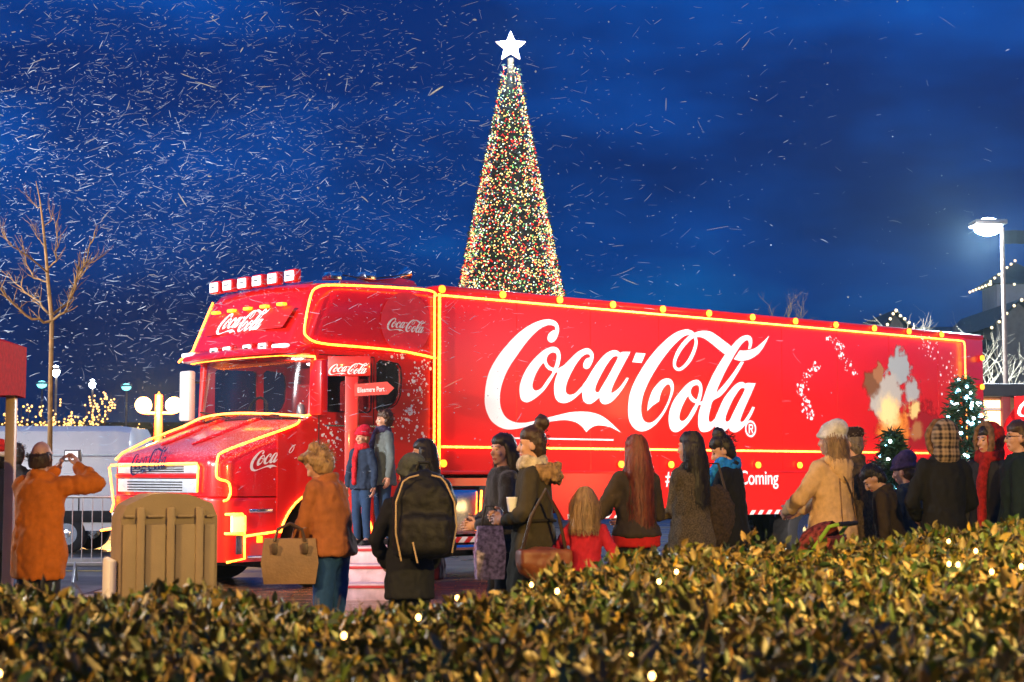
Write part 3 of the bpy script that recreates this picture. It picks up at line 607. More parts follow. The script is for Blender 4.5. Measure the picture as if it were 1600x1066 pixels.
p = at_y(1566, 352, 38); street_lamp((p[0], 38, 0), p[2]-.05, 'tall street lamp with bright cool white head beside the rear of the trailer', (.8, .93, 1), 60, 9000, (-.35, -.1), (.36, .32))
for x, y, Y, lab in ((88, 580, 60, 'white car park lamp glowing behind the bare tree trunk'), (145, 600, 75, 'white car park lamp between bare tree and lorry cab')):
    p = at_y(x, y, Y); street_lamp((p[0], Y, 0), p[2], lab, (.8, .92, 1), 40, 500, (-.01, -.05), (.16, .16), light=False)
for x, y, Y, lab in ((66, 601, 90, 'faint distant teal lamp post left of the bare tree'), (198, 605, 95, 'distant double teal lamp post above the twin globe lamp')):
    p = at_y(x, y, Y); street_lamp((p[0], Y, 0), p[2], lab, (.2, .8, .75), 3, 0, (-.01, -.05), (.3, .1), light=False)
p = at_y(248, 640, 40); GLOBE = emis('globe_warm', (1, .42, .06), 6)
t = thing('twin_lamp', 'red twin-globe lamp post glowing warm yellow beside the lorry bonnet', 'street lamp', (p[0], 40, 0), 0, 'lamps around the square')
MB().tube([(0, 0, 0), (0, 0, p[2]+.35)], [.12, .09], 12).build('post', mat('lamp_post_red', (.5, .03, .01), .5), t)
MB().box((-.36, -.04, p[2]-.12), (.36, .04, p[2]-.05), .01).build('cross_arm', MATS['lamp_post_red'], t)
MB().tube([(0, 0, p[2]+.3), (0, 0, p[2]+.42)], [.07, .01], 8).build('finial', mat('gold_metal', (.8, .5, .1), .3, .8), t)
for sx in (-.36, .36): MB().ell((sx, 0, p[2]+.1), (.2, .2, .2)).build('globe', GLOBE, t, 180); point(t, (sx, -.8, p[2]+.1), (1, .5, .12), 2600)
# assumed lamps, added out of view to light the square and the lorry
street_lamp((-5.6, 6.6, 0), 4.4, 'assumed warm sodium street lamp added at the end of the hedge', (1, .57, .16), 25, 1900, (.5, .2))  # assumed lamp, added to light the hedge end and left figures
street_lamp((3.3, 3.9, 0), 3.7, 'assumed warm sodium street lamp added behind the hedge corner', (1, .62, .15), 25, 2500, (-.4, .3))  # assumed lamp, added for golden light on the hedge
street_lamp((-12.5, 16.5, 0), 5.0, 'assumed cool white street lamp added beyond the gazebo', (.9, .95, 1), 25, 3600, (.5, 0))  # assumed lamp, added to light the van and rim the left figures
def assumed_flood_mast(loc, h, label, col, power, aim, cone):
    t = thing('assumed_floodlight_mast', label, 'floodlight', loc, 0, 'assumed floodlights trained on the lorry')
    MB().tube([(0, 0, 0), (0, 0, h)], [.06, .04], 10).build('post', METAL, t)
    for k in range(3): a = k*2*PI/3+.4; MB().tube([(0, 0, .9), (.7*math.cos(a), .7*math.sin(a), .03)], .025, 6).build('leg', METAL, t)
    d = Vector(aim)-Vector((loc[0], loc[1], h)); q = d.to_track_quat('-Z', 'Y').to_matrix(); c = Vector((0, 0, h+.1)); dn = d.normalized()
    MB().obox(c-dn*.1, (.24, .17, .07), q).build('housing', METAL, t); MB().obox(c-dn*.02, (.21, .14, .005), q).build('lens', emis('assumed_flood_lens', (1, .96, .92), 30), t)
    point(t, tuple(c+dn*.06), col, power, .14, (d, cone))
assumed_flood_mast((7.6, 13.0, 0), 4.2, 'assumed white floodlight on a tripod mast, added out of view facing the trailer side', (1, .88, .8), 15500, (4.6, 26.8, 2.6), 66)  # assumed floodlight, added to brighten the trailer side
assumed_flood_mast((-9.5, 11.5, 0), 4.4, 'assumed white floodlight on a tripod mast, added out of view facing the lorry cab', (1, .86, .76), 8000, (-2.6, 21.5, 2.5), 48)  # assumed floodlight, added to brighten the cab

# ------------------------------------------------------------------ giant cone tree with star
def cone_tree():
    Y = 52.; p = at_y(798, 92, Y); zt = p[2]; X = p[0]; zb = 1.2; r0 = 2.6; r1 = .16
    t = thing('christmas_tree', 'giant slender cone Christmas tree covered in lights with a glowing star', 'christmas tree', (X, Y, 0))
    MB().tube([(0, 0, 0), (0, 0, zt)], [.35, .1], 12).build('trunk', mat('bark', (.08, .05, .03), .9, 0, .3, 10, .6), t)
    hgt = zt-zb; n = 26000; k = RNG.random(n); q = 1-np.sqrt(1-k*(1-.0)) ; z = zb+hgt*q; rad = (r0+(r1-r0)*(z-zb)/hgt)*(1.06-.26*RNG.random(n)**2); a = RNG.random(n)*2*PI
    c = np.stack([rad*np.cos(a), rad*np.sin(a), z], 1); V, Fq = leaf_cloud(c, .075, .14, np.stack([np.cos(a), np.sin(a), .2+0*a], 1), .9)
    link('foliage', fast_mesh('foliage', V, Fq), foliage('fir_dark', [(.004, .016, .006), (.012, .035, .012), (.02, .05, .02)], .6), t, True)
    core = MB().tube([(0, 0, zb), (0, 0, zt-.2)], [r0*.8, .06], 24).build('inner_frame', DARK, t)
    cols = [('bulb_warm', (1, .6, .18), 3.4, .36), ('bulb_white', (.75, 1, .85), 2.6, .2), ('bulb_green', (.3, .8, .25), 1.8, .2), ('bulb_red', (.9, .02, .015), 1.0, .24)]
    tmpl = MB().ell((0, 0, 0), (1, 1, 1), None, 6, 4); TV = np.array(tmpl.v); TF = [f for f in tmpl.f]
    TF4 = np.array([f if len(f) == 4 else (f[0], f[1], f[2], f[2]) for f in TF]); tri = np.array([x for f in TF for x in ((f[0], f[1], f[2]),)+(((f[0], f[2], f[3]),) if len(f) == 4 else ())])
    for nm, col, st, share in cols:
        m = int(21000*share); q = 1-np.sqrt(1-RNG.random(m)); z = zb+hgt*q; sel = z > 4.5; z = z[sel]; rr_ = (r0+(r1-r0)*(z-zb)/hgt)*(.97+.11*RNG.random(len(z))); a = RNG.random(len(z))*2*PI; c = np.stack([rr_*np.cos(a), rr_*np.sin(a), z], 1)
        sz = (.0155 if 'red' not in nm else .024)*(.7+.6*RNG.random(len(z)))
        mtl = emis(nm, col, st, col); near = np.where(c[:, 1] < -.3)[0][:75]; me1 = MB().ell((0, 0, 0), (1, 1, 1), None, 7, 5).mesh('bulb', 180); me1.materials.append(mtl)
        for i in near: o = link('bulb' if 'red' not in nm else 'bauble', me1, None, t, loc=tuple(c[i])); o.scale = (sz[i],)*3
        rest = np.setdiff1d(np.arange(len(c)), near); V = (c[rest][:, None, :]+TV[None]*sz[rest][:, None, None]).reshape(-1, 3); Fq = (tri[None]+(np.arange(len(rest))*len(TV))[:, None, None]).reshape(-1, 3)
        link('string_lights', fast_mesh('string_lights', V, Fq, True), mtl, t, True)
    st = thing('star', 'glowing five pointed white star on top of the giant tree', 'star', (X, Y, zt+.33)) if False else None
    pts = []
    for i in range(10): rr_ = .45 if i % 2 == 0 else .19; a = PI/2+i*PI/5; pts.append((rr_*math.cos(a), rr_*math.sin(a)))
    sm = MB(); sm.v = [(x, .0-.08, z+zt+.36) for x, z in pts]+[(x, .08, z+zt+.36) for x, z in pts]+[(0, -.16, zt+.36), (0, .16, zt+.36)]
    sm.f = [(i, (i+1) % 10, 20) for i in range(10)]+[((i+1) % 10+10, i+10, 21) for i in range(10)]+[(i, i+10, (i+1) % 10+10, (i+1) % 10) for i in range(10)]
    so = sm.build('star', emis('star_light', (1, .78, .4), 1.7), t, None)
    rimp = MB().tube([(x*1.04, -.09, z*1.04+zt+.36) for x, z in pts], .03, 6, True).build('star_rim', emis('star_rim_light', (1, .55, .15), 2.5), so)
    point(t, (0, -.6, zt+.4), (.6, .85, 1), 700, .2)
def leaf_cloud(c, lo, hi, nrmv, jit, asp=.42):
    """four-vertex pointed leaves around centres c"""
    n = len(c); d = nrmv+jit*RNG.normal(size=(n, 3)); d /= np.linalg.norm(d, axis=1)[:, None]; u = np.cross(d, RNG.normal(size=(n, 3))); u /= np.linalg.norm(u, axis=1)[:, None]
    ln = (lo+(hi-lo)*RNG.random(n))[:, None]; w = np.cross(d, u)
    V = np.stack([c, c+d*ln*.45+u*ln*asp*.5+w*ln*.08, c+d*ln, c+d*ln*.45-u*ln*asp*.5+w*ln*.08], 1).reshape(-1, 3)
    return V, np.arange(4*n).reshape(-1, 4)
cone_tree()

# ------------------------------------------------------------------ bare trees
BARK = mat('bark_brown', (.16, .10, .04), .85, 0, .35, 12, .6, 40)  # plain brown bark of the young tree
def grow(mb, p, d, ln, r, depth, rnd, up=.25):
    pts = [p]; n = 4; dd = np.array(d, float)
    for i in range(n): dd = nrm(dd+np.array([rnd.gauss(0, .12), rnd.gauss(0, .12), up*.3+rnd.gauss(0, .06)])); pts.append(pts[-1]+dd*ln/n)
    rs = [r*(1-.5*i/n) for i in range(n+1)]; mb.tube(pts, rs, 6 if r > .012 else 4)
    if depth <= 0: return
    for k in range(rnd.choice((2, 3))):
        i = rnd.choice((2, 3, 4)); a = rnd.uniform(0, 2*PI); sd = nrm(np.cross(dd, [math.cos(a), math.sin(a), .3])); grow(mb, pts[i], nrm(dd*.8+sd*.8), ln*.62, rs[i]*.7, depth-1, rnd, up)
def nrm(v): v = np.array(v, float); return v/(np.linalg.norm(v)+1e-9)
Y = 16.; rnd = random.Random(5); b0 = at_y(78, 700, Y)
t = thing('bare_tree', 'young leafless tree with pale branches rising behind the man in orange', 'tree', (b0[0], Y, 0))
def TP(x, y, dy=0): q = at_y(x, y, Y); return np.array([q[0]-b0[0], dy, q[2]])
MB().tube([(0, 0, 0), TP(78, 700), TP(79, 600), TP(81, 500), TP(75, 440), TP(72, 400), TP(67, 350), TP(62, 310), TP(56, 283)], [.026, .024, .023, .022, .018, .015, .011, .007, .003], 8).build('trunk', BARK, t)
br = MB()
for path, r in (([(81, 503, 0), (55, 500, -.1), (30, 478, -.2), (8, 450, -.3), (-15, 420, -.4)], .015), ([(79, 495, 0), (52, 470, .2), (25, 450, .3), (0, 430, .4)], .013), ([(82, 500, 0), (105, 490, -.1), (122, 465, -.2), (130, 435, -.25), (140, 425, -.3)], .013),
    ([(83, 492, 0), (100, 470, .2), (108, 430, .3), (120, 405, .3), (131, 362, .4)], .014), ([(75, 440, 0), (50, 432, .1), (35, 415, .2), (28, 385, .2)], .009), ([(73, 420, 0), (92, 410, -.1), (98, 390, -.2), (97, 352, -.2)], .009), ([(73, 425, 0), (55, 405, -.2), (35, 392, -.3), (20, 375, -.3)], .009),
    ([(70, 385, 0), (55, 370, .1), (48, 352, .1)], .006), ([(67, 355, 0), (78, 345, .0), (76, 325, 0)], .005), ([(64, 325, 0), (50, 318, .1), (38, 305, .1)], .005), ([(110, 430, .3), (135, 405, .2), (147, 400, .2)], .006)):
    pts = [TP(*q) for q in path]; sm_ = []
    for i in range(len(pts)-1):
        for k in range(3): sm_.append(pts[i]+(pts[i+1]-pts[i])*k/3+np.array([rnd.gauss(0, .007), rnd.gauss(0, .01), rnd.gauss(0, .007)]))
    sm_.append(pts[-1]); br.tube(sm_, [r*(1-.65*i/(len(sm_)-1)) for i in range(len(sm_))], 6)
    for i in range(2, len(sm_)):
        for _ in range(2):
            d = nrm(sm_[i]-sm_[i-1]); a = nrm(d+np.array([rnd.gauss(0, .7), rnd.gauss(0, .7), abs(rnd.gauss(.2, .5))])); grow(br, sm_[i], a, rnd.uniform(.06, .2), r*.38, 0 if rnd.random() < .6 else 1, rnd)
br.build('crown', BARK, t, stuff=True)
def bg_tree(px, ytop, Y, label, mtl, r, spread, seed, lights=None, base=.5, cat='tree'):
    rnd = random.Random(seed); q = at_y(px, ytop, Y); h = q[2]; t = thing('bare_tree', label, cat, (q[0], Y, 0)); MB().tube([(0, 0, 0), (0, 0, h*base)], [r, r*.7], 8).build('trunk', mtl, t)
    mb = MB()
    for k in range(9): a = k*2*PI/9+rnd.random(); grow(mb, np.array([0, 0, h*base*(.8+.2*rnd.random())]), nrm([spread*math.cos(a), spread*math.sin(a), 1]), h*(1-base)*.62, r*.5, 3, rnd, .3)
    mb.build('crown', mtl, t, stuff=True)
    if lights:
        vs = np.array(mb.v); sel = RNG.choice(len(vs), lights[0]); tm = MB(); 
        for i in sel: tm.ell(vs[i]+(0, -.03, 0), (lights[1],)*3, None, 6, 4)
        tm.build('string_lights', lights[2], t, 180, stuff=True)
YEL = emis('bulb_yellow', (1, .5, .05), 2.6)
bg_tree(112, 612, 48, 'small bare tree wrapped in yellow lights behind the white van', mat('bark_dark', (.12, .08, .04), .9), .08, 1.0, 3, (520, .028, YEL), .38)
bg_tree(50, 640, 48, 'tiny bare tree wrapped in yellow lights left of the tree trunk', mat('bark_dark', (.12, .08, .04), .9), .06, 1.1, 8, (140, .026, YEL), .45)
bg_tree(235, 668, 55, 'low bare tree with yellow lights under the twin globe lamp', MATS['bark_dark'], .06, 1.2, 12, (120, .026, YEL), .4)
PALE = mat('bark_pale', (.34, .30, .22), .85, 0, .3, 10)
bg_tree(1490, 478, 44, 'spreading bare tree above the rear corner of the trailer', PALE, .12, 1.2, 21, None, .42)
bg_tree(1560, 520, 40, 'pale twiggy bare tree behind the tall lamp post', PALE, .1, 1.3, 31, None, .35)
bg_tree(1225, 462, 46, 'thin bare treetop peeking over the trailer roof', MATS['bark_dark'], .06, .5, 41, None, .7)
bg_tree(1405, 480, 52, 'bare treetop in front of the lit roof gable', PALE, .07, .7, 47, None, .55)

# ------------------------------------------------------------------ white van
p = at_y(205, 665, 30); VZ = p[2]; vx = p[0]
van = thing('panel_van', 'plain white panel van parked behind the man in orange', 'van', (vx-3, 30, 0)); V0, V1 = -2.6, 3.0
sec = lambda x, dz, dy: [(x, -dy, .4), (x, -dy-.02, 1.2), (x, -dy+.06, VZ-.35-dz), (x, -dy+.14, VZ-.1-dz), (x, -dy+.3, VZ-dz), (x, 1.9-.3, VZ-dz), (x, 1.9-.1, VZ-.1-dz), (x, 1.9, 1.2), (x, 1.9, .4)]
MB().loft([sec(V0, .8, -.05), sec(V0+.9, .1, 0), sec(V0+1.3, 0, 0), sec(V1-.25, 0, 0), sec(V1-.05, .03, -.02), sec(V1, .12, -.08)]).build('body', WPAINT, van)
MB().box((-1.2, -.04, VZ-.53), (V1-.1, -.015, VZ-.505)).build('side_trim', METAL, van); MB().box((.9, -.032, .6), (.915, -.012, VZ-.5)).build('door_seam', DARK, van); MB().box((2.1, -.032, .6), (2.115, -.012, VZ-.5)).build('door_seam', DARK, van)
MB().box((-.3, -.045, .55), (V1-.1, -.015, .75), .01).build('bump_strip', BLACK, van)
for u in (-1.7, 1.9): tyre_parts(van, (u, .08, .34), .34, .22, -1); tyre_parts(van, (u, 1.8, .34), .34, .22, 1)
MB().box((2.94, .05, 1.2), (3.02, .2, 1.6), .01).build('tail_light', mat('red_lens', (.5, .01, .01), .2), van)

# ------------------------------------------------------------------ market hall on the right
ROOF = mat('slate_roof', (.018, .018, .024), .7, 0, .4, 3, .5, 8); WALL = mat('dark_brick', (.05, .036, .03), .85, 0, .3, 4, .4, 30); PLAST = mat('white_render', (.2, .21, .25), .8, 0, .1, 3)
Yb = 66.; K = F_PX/Yb
def B(x, y, Y=Yb): q = at_y(x, y, Y); return q
hall = thing('market_hall', 'dark gabled hall with bulb strings along its eaves behind the trailer', 'building', (B(1500, 600)[0], Yb, 0)); ox = B(1500, 600)[0]
def HX(x, Y=Yb): return B(x, 500, Y)[0]-ox
def HZ(y, Y=Yb): return B(800, y, Y)[2]
MB().box((HX(1388), 0, 0), (HX(1720), 14, HZ(545))).build('wall', WALL, hall)
e0, r0 = HZ(548), HZ(487)
MB().add([(HX(1380), -.8, e0), (HX(1730), -.8, e0), (HX(1730), 7, r0), (HX(1385), 7, r0), (HX(1380), 15, e0), (HX(1730), 15, e0)], [(0, 1, 2, 3), (3, 2, 5, 4), (0, 3, 4), (1, 5, 2)]).build('roof', ROOF, hall, None)
def gable(xa, xc, xb, yt, yb, dy, name='gable'):
    a, c, b, zt, zb = HX(xa), HX(xc), HX(xb), HZ(yt), HZ(yb)
    g = MB().poly([(a+.3, 0), (b-.3, 0), (b-.3, zb), (c, zt-.15), (a+.3, zb)], (), 'y', -dy, -dy+.4).build(name, mat('gable_board', (.10, .09, .085), .8, 0, .2, 4), hall)
    MB().add([(a, -dy-.3, zb-.1), (c, -dy-.3, zt), (c, 6, zt), (a, 6, zb-.1), (b, -dy-.3, zb-.1), (b, 6, zb-.1)], [(0, 1, 2, 3), (1, 4, 5, 2)]).build('gable_roof', ROOF, g, None)
    m = MB().ell((0, 0, 0), (.055, .055, .055), None, 8, 6).mesh('bulb', 180); m.materials.append(emis('bulb_cream', (1, .75, .38), 2.4))
    for (x0, z0, x1, z1) in ((a, zb-.15, c, zt-.05), (c, zt-.05, b, zb-.15)):
        n = max(4, int(math.hypot(x1-x0, z1-z0)/.5))
        for i in range(n+1): link('bulb', m, None, g, loc=(x0+(x1-x0)*i/n, -dy-.38, z0+(z1-z0)*i/n-.04*math.sin(i*1.7)))
gable(1368, 1386, 1412, 489, 512, 1.2); gable(1520, 1566, 1612, 477, 515, 2.2)
tw = thing('clock_tower', 'white square turret with bulb-lit pyramid roof and flag on the hall', 'tower', (B(1610, 440)[0], Yb+2, HZ(480))); hz = HZ(440)-HZ(480)
MB().box((-1.05, -1.05, -1.5), (1.05, 1.05, hz), .02).build('wall', PLAST, tw)
MB().add([(-1.4, -1.4, hz), (1.4, -1.4, hz), (1.4, 1.4, hz), (-1.4, 1.4, hz), (0, 0, hz+1.0)], [(0, 1, 4), (1, 2, 4), (2, 3, 4), (3, 0, 4), (3, 2, 1, 0)]).build('roof', ROOF, tw, None)
bm_ = MB().ell((0, 0, 0), (.05, .05, .05), None, 8, 6).mesh('bulb', 180); bm_.materials.append(MATS['bulb_cream'])
for i in range(7):
    q = i/6; link('bulb', bm_, None, tw, loc=(-1.4+2.8*q, -1.45, hz-.05)); link('bulb', bm_, None, tw, loc=(-1.45, -1.4+2.8*q, hz-.05))
    link('bulb', bm_, None, tw, loc=(-1.4+1.4*q, -1.45+1.4*q, hz+.06+1.0*q))
fl = MB().tube([(-.45, 0, hz+.5), (-.45, 0, hz+2.4)], .03, 6).build('flag_pole', METAL, tw)
MB().loft([[(-.42+.12*i, .06*math.sin(i*1.3), hz+2.3), (-.42+.12*i, .06*math.sin(i*1.3), hz+1.75)] for i in range(8)], cap=False, closed=False).build('flag', fabric('flag_dark', (.03, .03, .05)), fl, 180)
# lit kiosk behind the trailer end
kY = 36.; kx = at_y(1548, 650, kY)
kio = thing('lit_kiosk', 'small lit shop hut glowing orange behind the trailer end', 'kiosk', (kx[0], kY, 0)); zz = lambda y: at_y(800, y, kY)[2]
WARMW = emis('lit_window', (1, .58, .16), 3.2); 
MB().box((-.85, .2, 0), (1.6, 2.4, zz(618)), .02).build('wall', mat('kiosk_wood', (.3, .12, .04), .7, 0, .3, 6, .3), kio); MB().box((-1.0, -.15, zz(620)), (1.8, 2.6, zz(600)), .03).build('roof', ROOF, kio)
for y0, y1, x0, x1 in ((637, 625, -.7, .25), (668, 642, -.45, .25)): 
    w = MB().box((x0, .15, zz(y0)), (x1, .198, zz(y1))).build('window', WARMW, kio); MB().box((x0-.05, .12, zz(y0)-.05), (x1+.05, .16, zz(y0)), .005).build('sill', WPAINT, w); MB().box(((x0+x1)/2-.02, .12, zz(y0)), ((x0+x1)/2+.02, .148, zz(y1)), .004).build('mullion', WPAINT, w)
MB().box((.25, -.02, 0), (.42, .15, zz(600)), .01).build('corner_post', mat('kiosk_red', (.3, .02, .015), .6), kio)
# red rounded arch with lettering
aY = 24.; ax0 = at_y(1602, 640, aY)
arch = thing('inflatable_arch', 'rounded red promotional arch with white script beside the trailer', 'arch', (ax0[0], aY, 0)); zt = at_y(800, 598, aY)[2]
pts = [(.95*math.cos(t)+.75, 0, (zt-1.05)+ .95*math.sin(t)) for t in np.linspace(PI, 0, 14)]; MB().tube([(-.2, 0, 0), (-.2, 0, .6)]+pts+[(1.7, 0, .6), (1.7, 0, 0)], .2, 14).build('tube', fabric('red_nylon', (.62, .006, .008), .2, .6, .3, 20), arch)
MB().box((-.22, -.24, zt-.52), (1.6, -.205, zt-.2), .01).build('banner', MATS['red_nylon'], arch)
logo_mb(logo_on((-.17, -.242, zt-.49), (1, 0, .05), (0, 0, 1), (0, -1, 0), .95), False).build('banner_lettering', emis('banner_letters', (1, .85, .9), .5), arch, None)
MATS['red_nylon'].node_tree.nodes['Principled BSDF'].inputs['Specular IOR Level'].default_value = .04
# dark distant tree line and low blocks, as silhouettes of real size
mbk = 0
for px, yt, w, Yd, lab, c in ((330, 676, 8, 110, 'long low dark retail shed beyond the lorry bonnet', (.03, .03, .04)), (60, 660, 14, 120, 'low dark retail shed on the far left beyond the van', (.035, .03, .045))):
    q = at_y(px, yt, Yd); t = thing('retail_shed', lab, 'building', (q[0], Yd, 0)); MB().box((-w, 0, 0), (w, 12, q[2]-.4), .05).build('wall', mat('shed_wall_%d' % px, c, .8), t); MB().box((-w-.3, -.3, q[2]-.4), (w+.3, 12.3, q[2]), .05).build('roof_edge', ROOF, t)
    for i in range(6):
        f = MB().box((-w+1+i*w*.32, -.06, .6), (-w+1+i*w*.32+w*.2, -.01, 2.4)).build('window', emis('far_window', (1, .6, .25), .35), t); MB().box((-w+1+i*w*.32+w*.1-.04, -.1, .6), (-w+1+i*w*.32+w*.1+.04, -.062, 2.4)).build('mullion', DARK, f)

# assumed lit shop row, added unseen on the right for reflections in the trailer
shop = thing('assumed_shop_row', 'assumed single-storey shop row with tall warm lit windows, added out of view', 'shop', (23, 18, 0), 0)
MB().box((0, -11, 0), (6, 9, 5.2), .03).build('wall', WALL, shop); MB().box((-.8, -11.4, 5.205), (6.4, 9.4, 5.6), .04).build('roof_edge', ROOF, shop)
for i, (y0, y1) in enumerate(((-10, -7.2), (-6.2, -3.6), (0.1, 1.9), (2.7, 4.3), (5.4, 8.2))):
    w = MB().box((-.05, y0, .7), (-.004, y1, 4.1)).build('window', emis('assumed_shop_window', (1, .6, .2), 6) if i in (2, 3) else GLASS, shop)  # assumed glow, lit only where the trailer side reflects it
    MB().box((-.12, y0-.1, .58), (-.052, y1+.1, .7), .01).build('sill', WPAINT, w)
    for k in (1, 2): MB().box((-.09, y0+(y1-y0)*k/3-.03, .7), (-.052, y0+(y1-y0)*k/3+.03, 4.1)).build('mullion', DARK, w)
    MB().box((-.09, y0, 2.9), (-.0525, y1, 2.97)).build('transom', DARK, w)

# ------------------------------------------------------------------ people
def remesh(mb, voxel, smooth_it=6, wrinkle=0, wscale=7, seed=0, decim=None):
    me = bpy.data.meshes.new('tmp'); me.from_pydata(mb.v, [], mb.f)
    bm = bmesh.new(); bm.from_mesh(me); bmesh.ops.recalc_face_normals(bm, faces=bm.faces); bm.to_mesh(me); bm.free()
    o = bpy.data.objects.new('tmp', me); COL.objects.link(o)
    r = o.modifiers.new('r', 'REMESH'); r.mode = 'VOXEL'; r.voxel_size = voxel
    if smooth_it: s = o.modifiers.new('s', 'SMOOTH'); s.iterations = smooth_it; s.factor = .5
    if decim: d = o.modifiers.new('d', 'DECIMATE'); d.ratio = decim
    dg = bpy.context.evaluated_depsgraph_get(); dg.update(); res = bpy.data.meshes.new_from_object(o.evaluated_get(dg))
    bpy.data.objects.remove(o); bpy.data.meshes.remove(me)
    if wrinkle:
        nv = len(res.vertices); co = np.empty(nv*3, np.float32); no = np.empty(nv*3, np.float32); res.vertices.foreach_get('co', co); res.vertices.foreach_get('normal', no)
        co = co.reshape(-1, 3); no = no.reshape(-1, 3)
        d = np.array([noise.noise(Vector((c[0]*wscale+seed, c[1]*wscale, c[2]*wscale*.55)))+.5*noise.noise(Vector((c[0]*wscale*2.6, c[1]*wscale*2.6+seed, c[2]*wscale*2.2))) for c in co])
        d = np.maximum(np.abs(d)-.2, -.08); co = co+no*(d*wrinkle)[:, None]; res.vertices.foreach_set('co', co.astype(np.float32).ravel()); res.update()
    res.polygons.foreach_set('use_smooth', np.ones(len(res.polygons), bool)); return res
def nrm(v): v = np.array(v, float); return v/(np.linalg.norm(v)+1e-9)
HAIRC = {'brown': (.045, .022, .012), 'dark': (.014, .009, .007), 'auburn': (.16, .03, .012), 'blond': (.35, .2, .08), 'grey': (.2, .16, .12), 'fair': (.28, .17, .08)}
def hairmat(c): return mat('hair_'+c, HAIRC[c], .45, 0, .45, 40, .5, 120, spec=.4, stretch=(1, 1, .25))
PN = [0]
def person(px, ytop, Y, yaw, label, coat, H=None, lean=0, head=(0, 0), hs=1.0, armR=None, armL=None, hem=.8, flare=.06, puff=1.0, trousers=(.02, .022, .03), hair='short', hairc='brown', hairlen=.38, hat=None, hatc=(.5, .5, .5), hood=None, scarf=None, z0=0, curl=.5, legs=True, coatmat=None, cut=None, collar=True, extra=None, stance=0):
    PN[0] += 1; seed = PN[0]*3.7; rnd = random.Random(PN[0])
    X = (px-800)/F_PX*Y*1.003; ztop = EYE+(HOR-ytop)*Y/F_PX; Hh = H or (ztop-z0); s = Hh/(1.75+(.02 if hat else 0)); yaw_r = math.radians(yaw)
    root = thing('person', label, 'person', (X, Y, z0), yaw_r, 'people waiting beside the lorry'); root.scale = (.93, .93, 1)
    la = math.radians(lean); ca, sa = math.cos(la), math.sin(la)
    def U(p):
        p = np.array(p, float); k = min(1, max(0, (p[2]-.85)/.3)); a = la*k; d = p-np.array([0, 0, 1.0]); return np.array([p[0], d[1]*math.cos(a)+d[2]*math.sin(a), 1.0+d[2]*math.cos(a)-d[1]*math.sin(a)])
    hy, hp = math.radians(head[0]), math.radians(head[1])
    RY = np.array([[math.cos(hy), -math.sin(hy), 0], [math.sin(hy), math.cos(hy), 0], [0, 0, 1]]); RX = np.array([[1, 0, 0], [0, math.cos(hp), -math.sin(hp)], [0, math.sin(hp), math.cos(hp)]])
    RH = RY@RX; NK = np.array([0, -.01, 1.52]); La = np.array([[1, 0, 0], [0, ca, sa], [0, -sa, ca]]); HM = La@RH
    def HT(p): return U(NK)+HM@((np.array(p, float)-NK)*hs)
    # ---- skeleton
    S = {1: U((.175, 0, 1.415)), -1: U((-.175, 0, 1.415))}; arm = {}
    for sd, tg in ((1, armR), (-1, armL)):
        if tg is None: tg = (sd*.27, .04, .88)
        tg = np.array(tg[:3], float); a, b = .285, .255; d = tg-S[sd]; ln = min(np.linalg.norm(d), a+b-.005); dn = nrm(d); tg = S[sd]+dn*ln
        ca_ = (a*a+ln*ln-b*b)/(2*a*ln); pole = np.array([sd*.75, -.45, -.5]); pole = nrm(pole-dn*(pole@dn)); E = S[sd]+dn*a*ca_+pole*a*math.sqrt(max(0, 1-ca_*ca_)); arm[sd] = (E, tg)
    hipz = .92; K = {}; A = {}
    for sd in (1, -1): K[sd] = np.array([sd*.095, .02+stance*sd*.08, .5]); A[sd] = np.array([sd*.1, -.02+stance*sd*.12, .085])
    # ---- body: one skin
    b = MB()
    b.ell(HT((0, 0, 1.648)), np.array((.076, .094, .102))*hs, HM); b.ell(HT((0, .03, 1.585)), np.array((.056, .062, .068))*hs, HM); b.ell(HT((0, .062, 1.545)), np.array((.03, .026, .024))*hs, HM)
    b.cap(HT((0, .085, 1.648)), .012*hs, HT((0, .108, 1.607)), .0165*hs); b.ell(HT((0, .088, 1.568)), np.array((.026, .014, .014))*hs, HM)
    for sd in (1, -1):
        b.ell(HT((sd*.08, -.005, 1.618)), np.array((.012, .022, .034))*hs, HM); b.ell(HT((sd*.035, .068, 1.605)), np.array((.026, .024, .022))*hs, HM); b.ell(HT((sd*.034, .078, 1.662)), np.array((.03, .014, .009))*hs, HM)
    b.cap(U((0, -.012, 1.4)), .062, HT((0, -.01, 1.57)), .052*hs)
    b.ell(U((0, 0, 1.29)), (.145, .095, .18), La); b.ell(U((0, 0, 1.12)), (.148, .105, .16), La); b.ell((0, 0, .96), (.165, .118, .14)); b.cap(U((-.14, -.01, 1.40)), .05, U((.14, -.01, 1.40)), .05)
    for sd in (1, -1):
        E, Wt = arm[sd]; b.cap(S[sd]-(sd*.02, 0, .01), .042, E, .034); b.cap(E, .034, Wt, .026)
        b.cap((sd*.09, 0, hipz), .085, K[sd], .056); b.cap(K[sd], .056, A[sd], .04); b.cap(A[sd], .042, A[sd]+(sd*.02, .15, -.04), .036)
    me = remesh(b, .0095, 3)
    # ---- hands with separate fingers, joined to the same skin
    hm = MB()
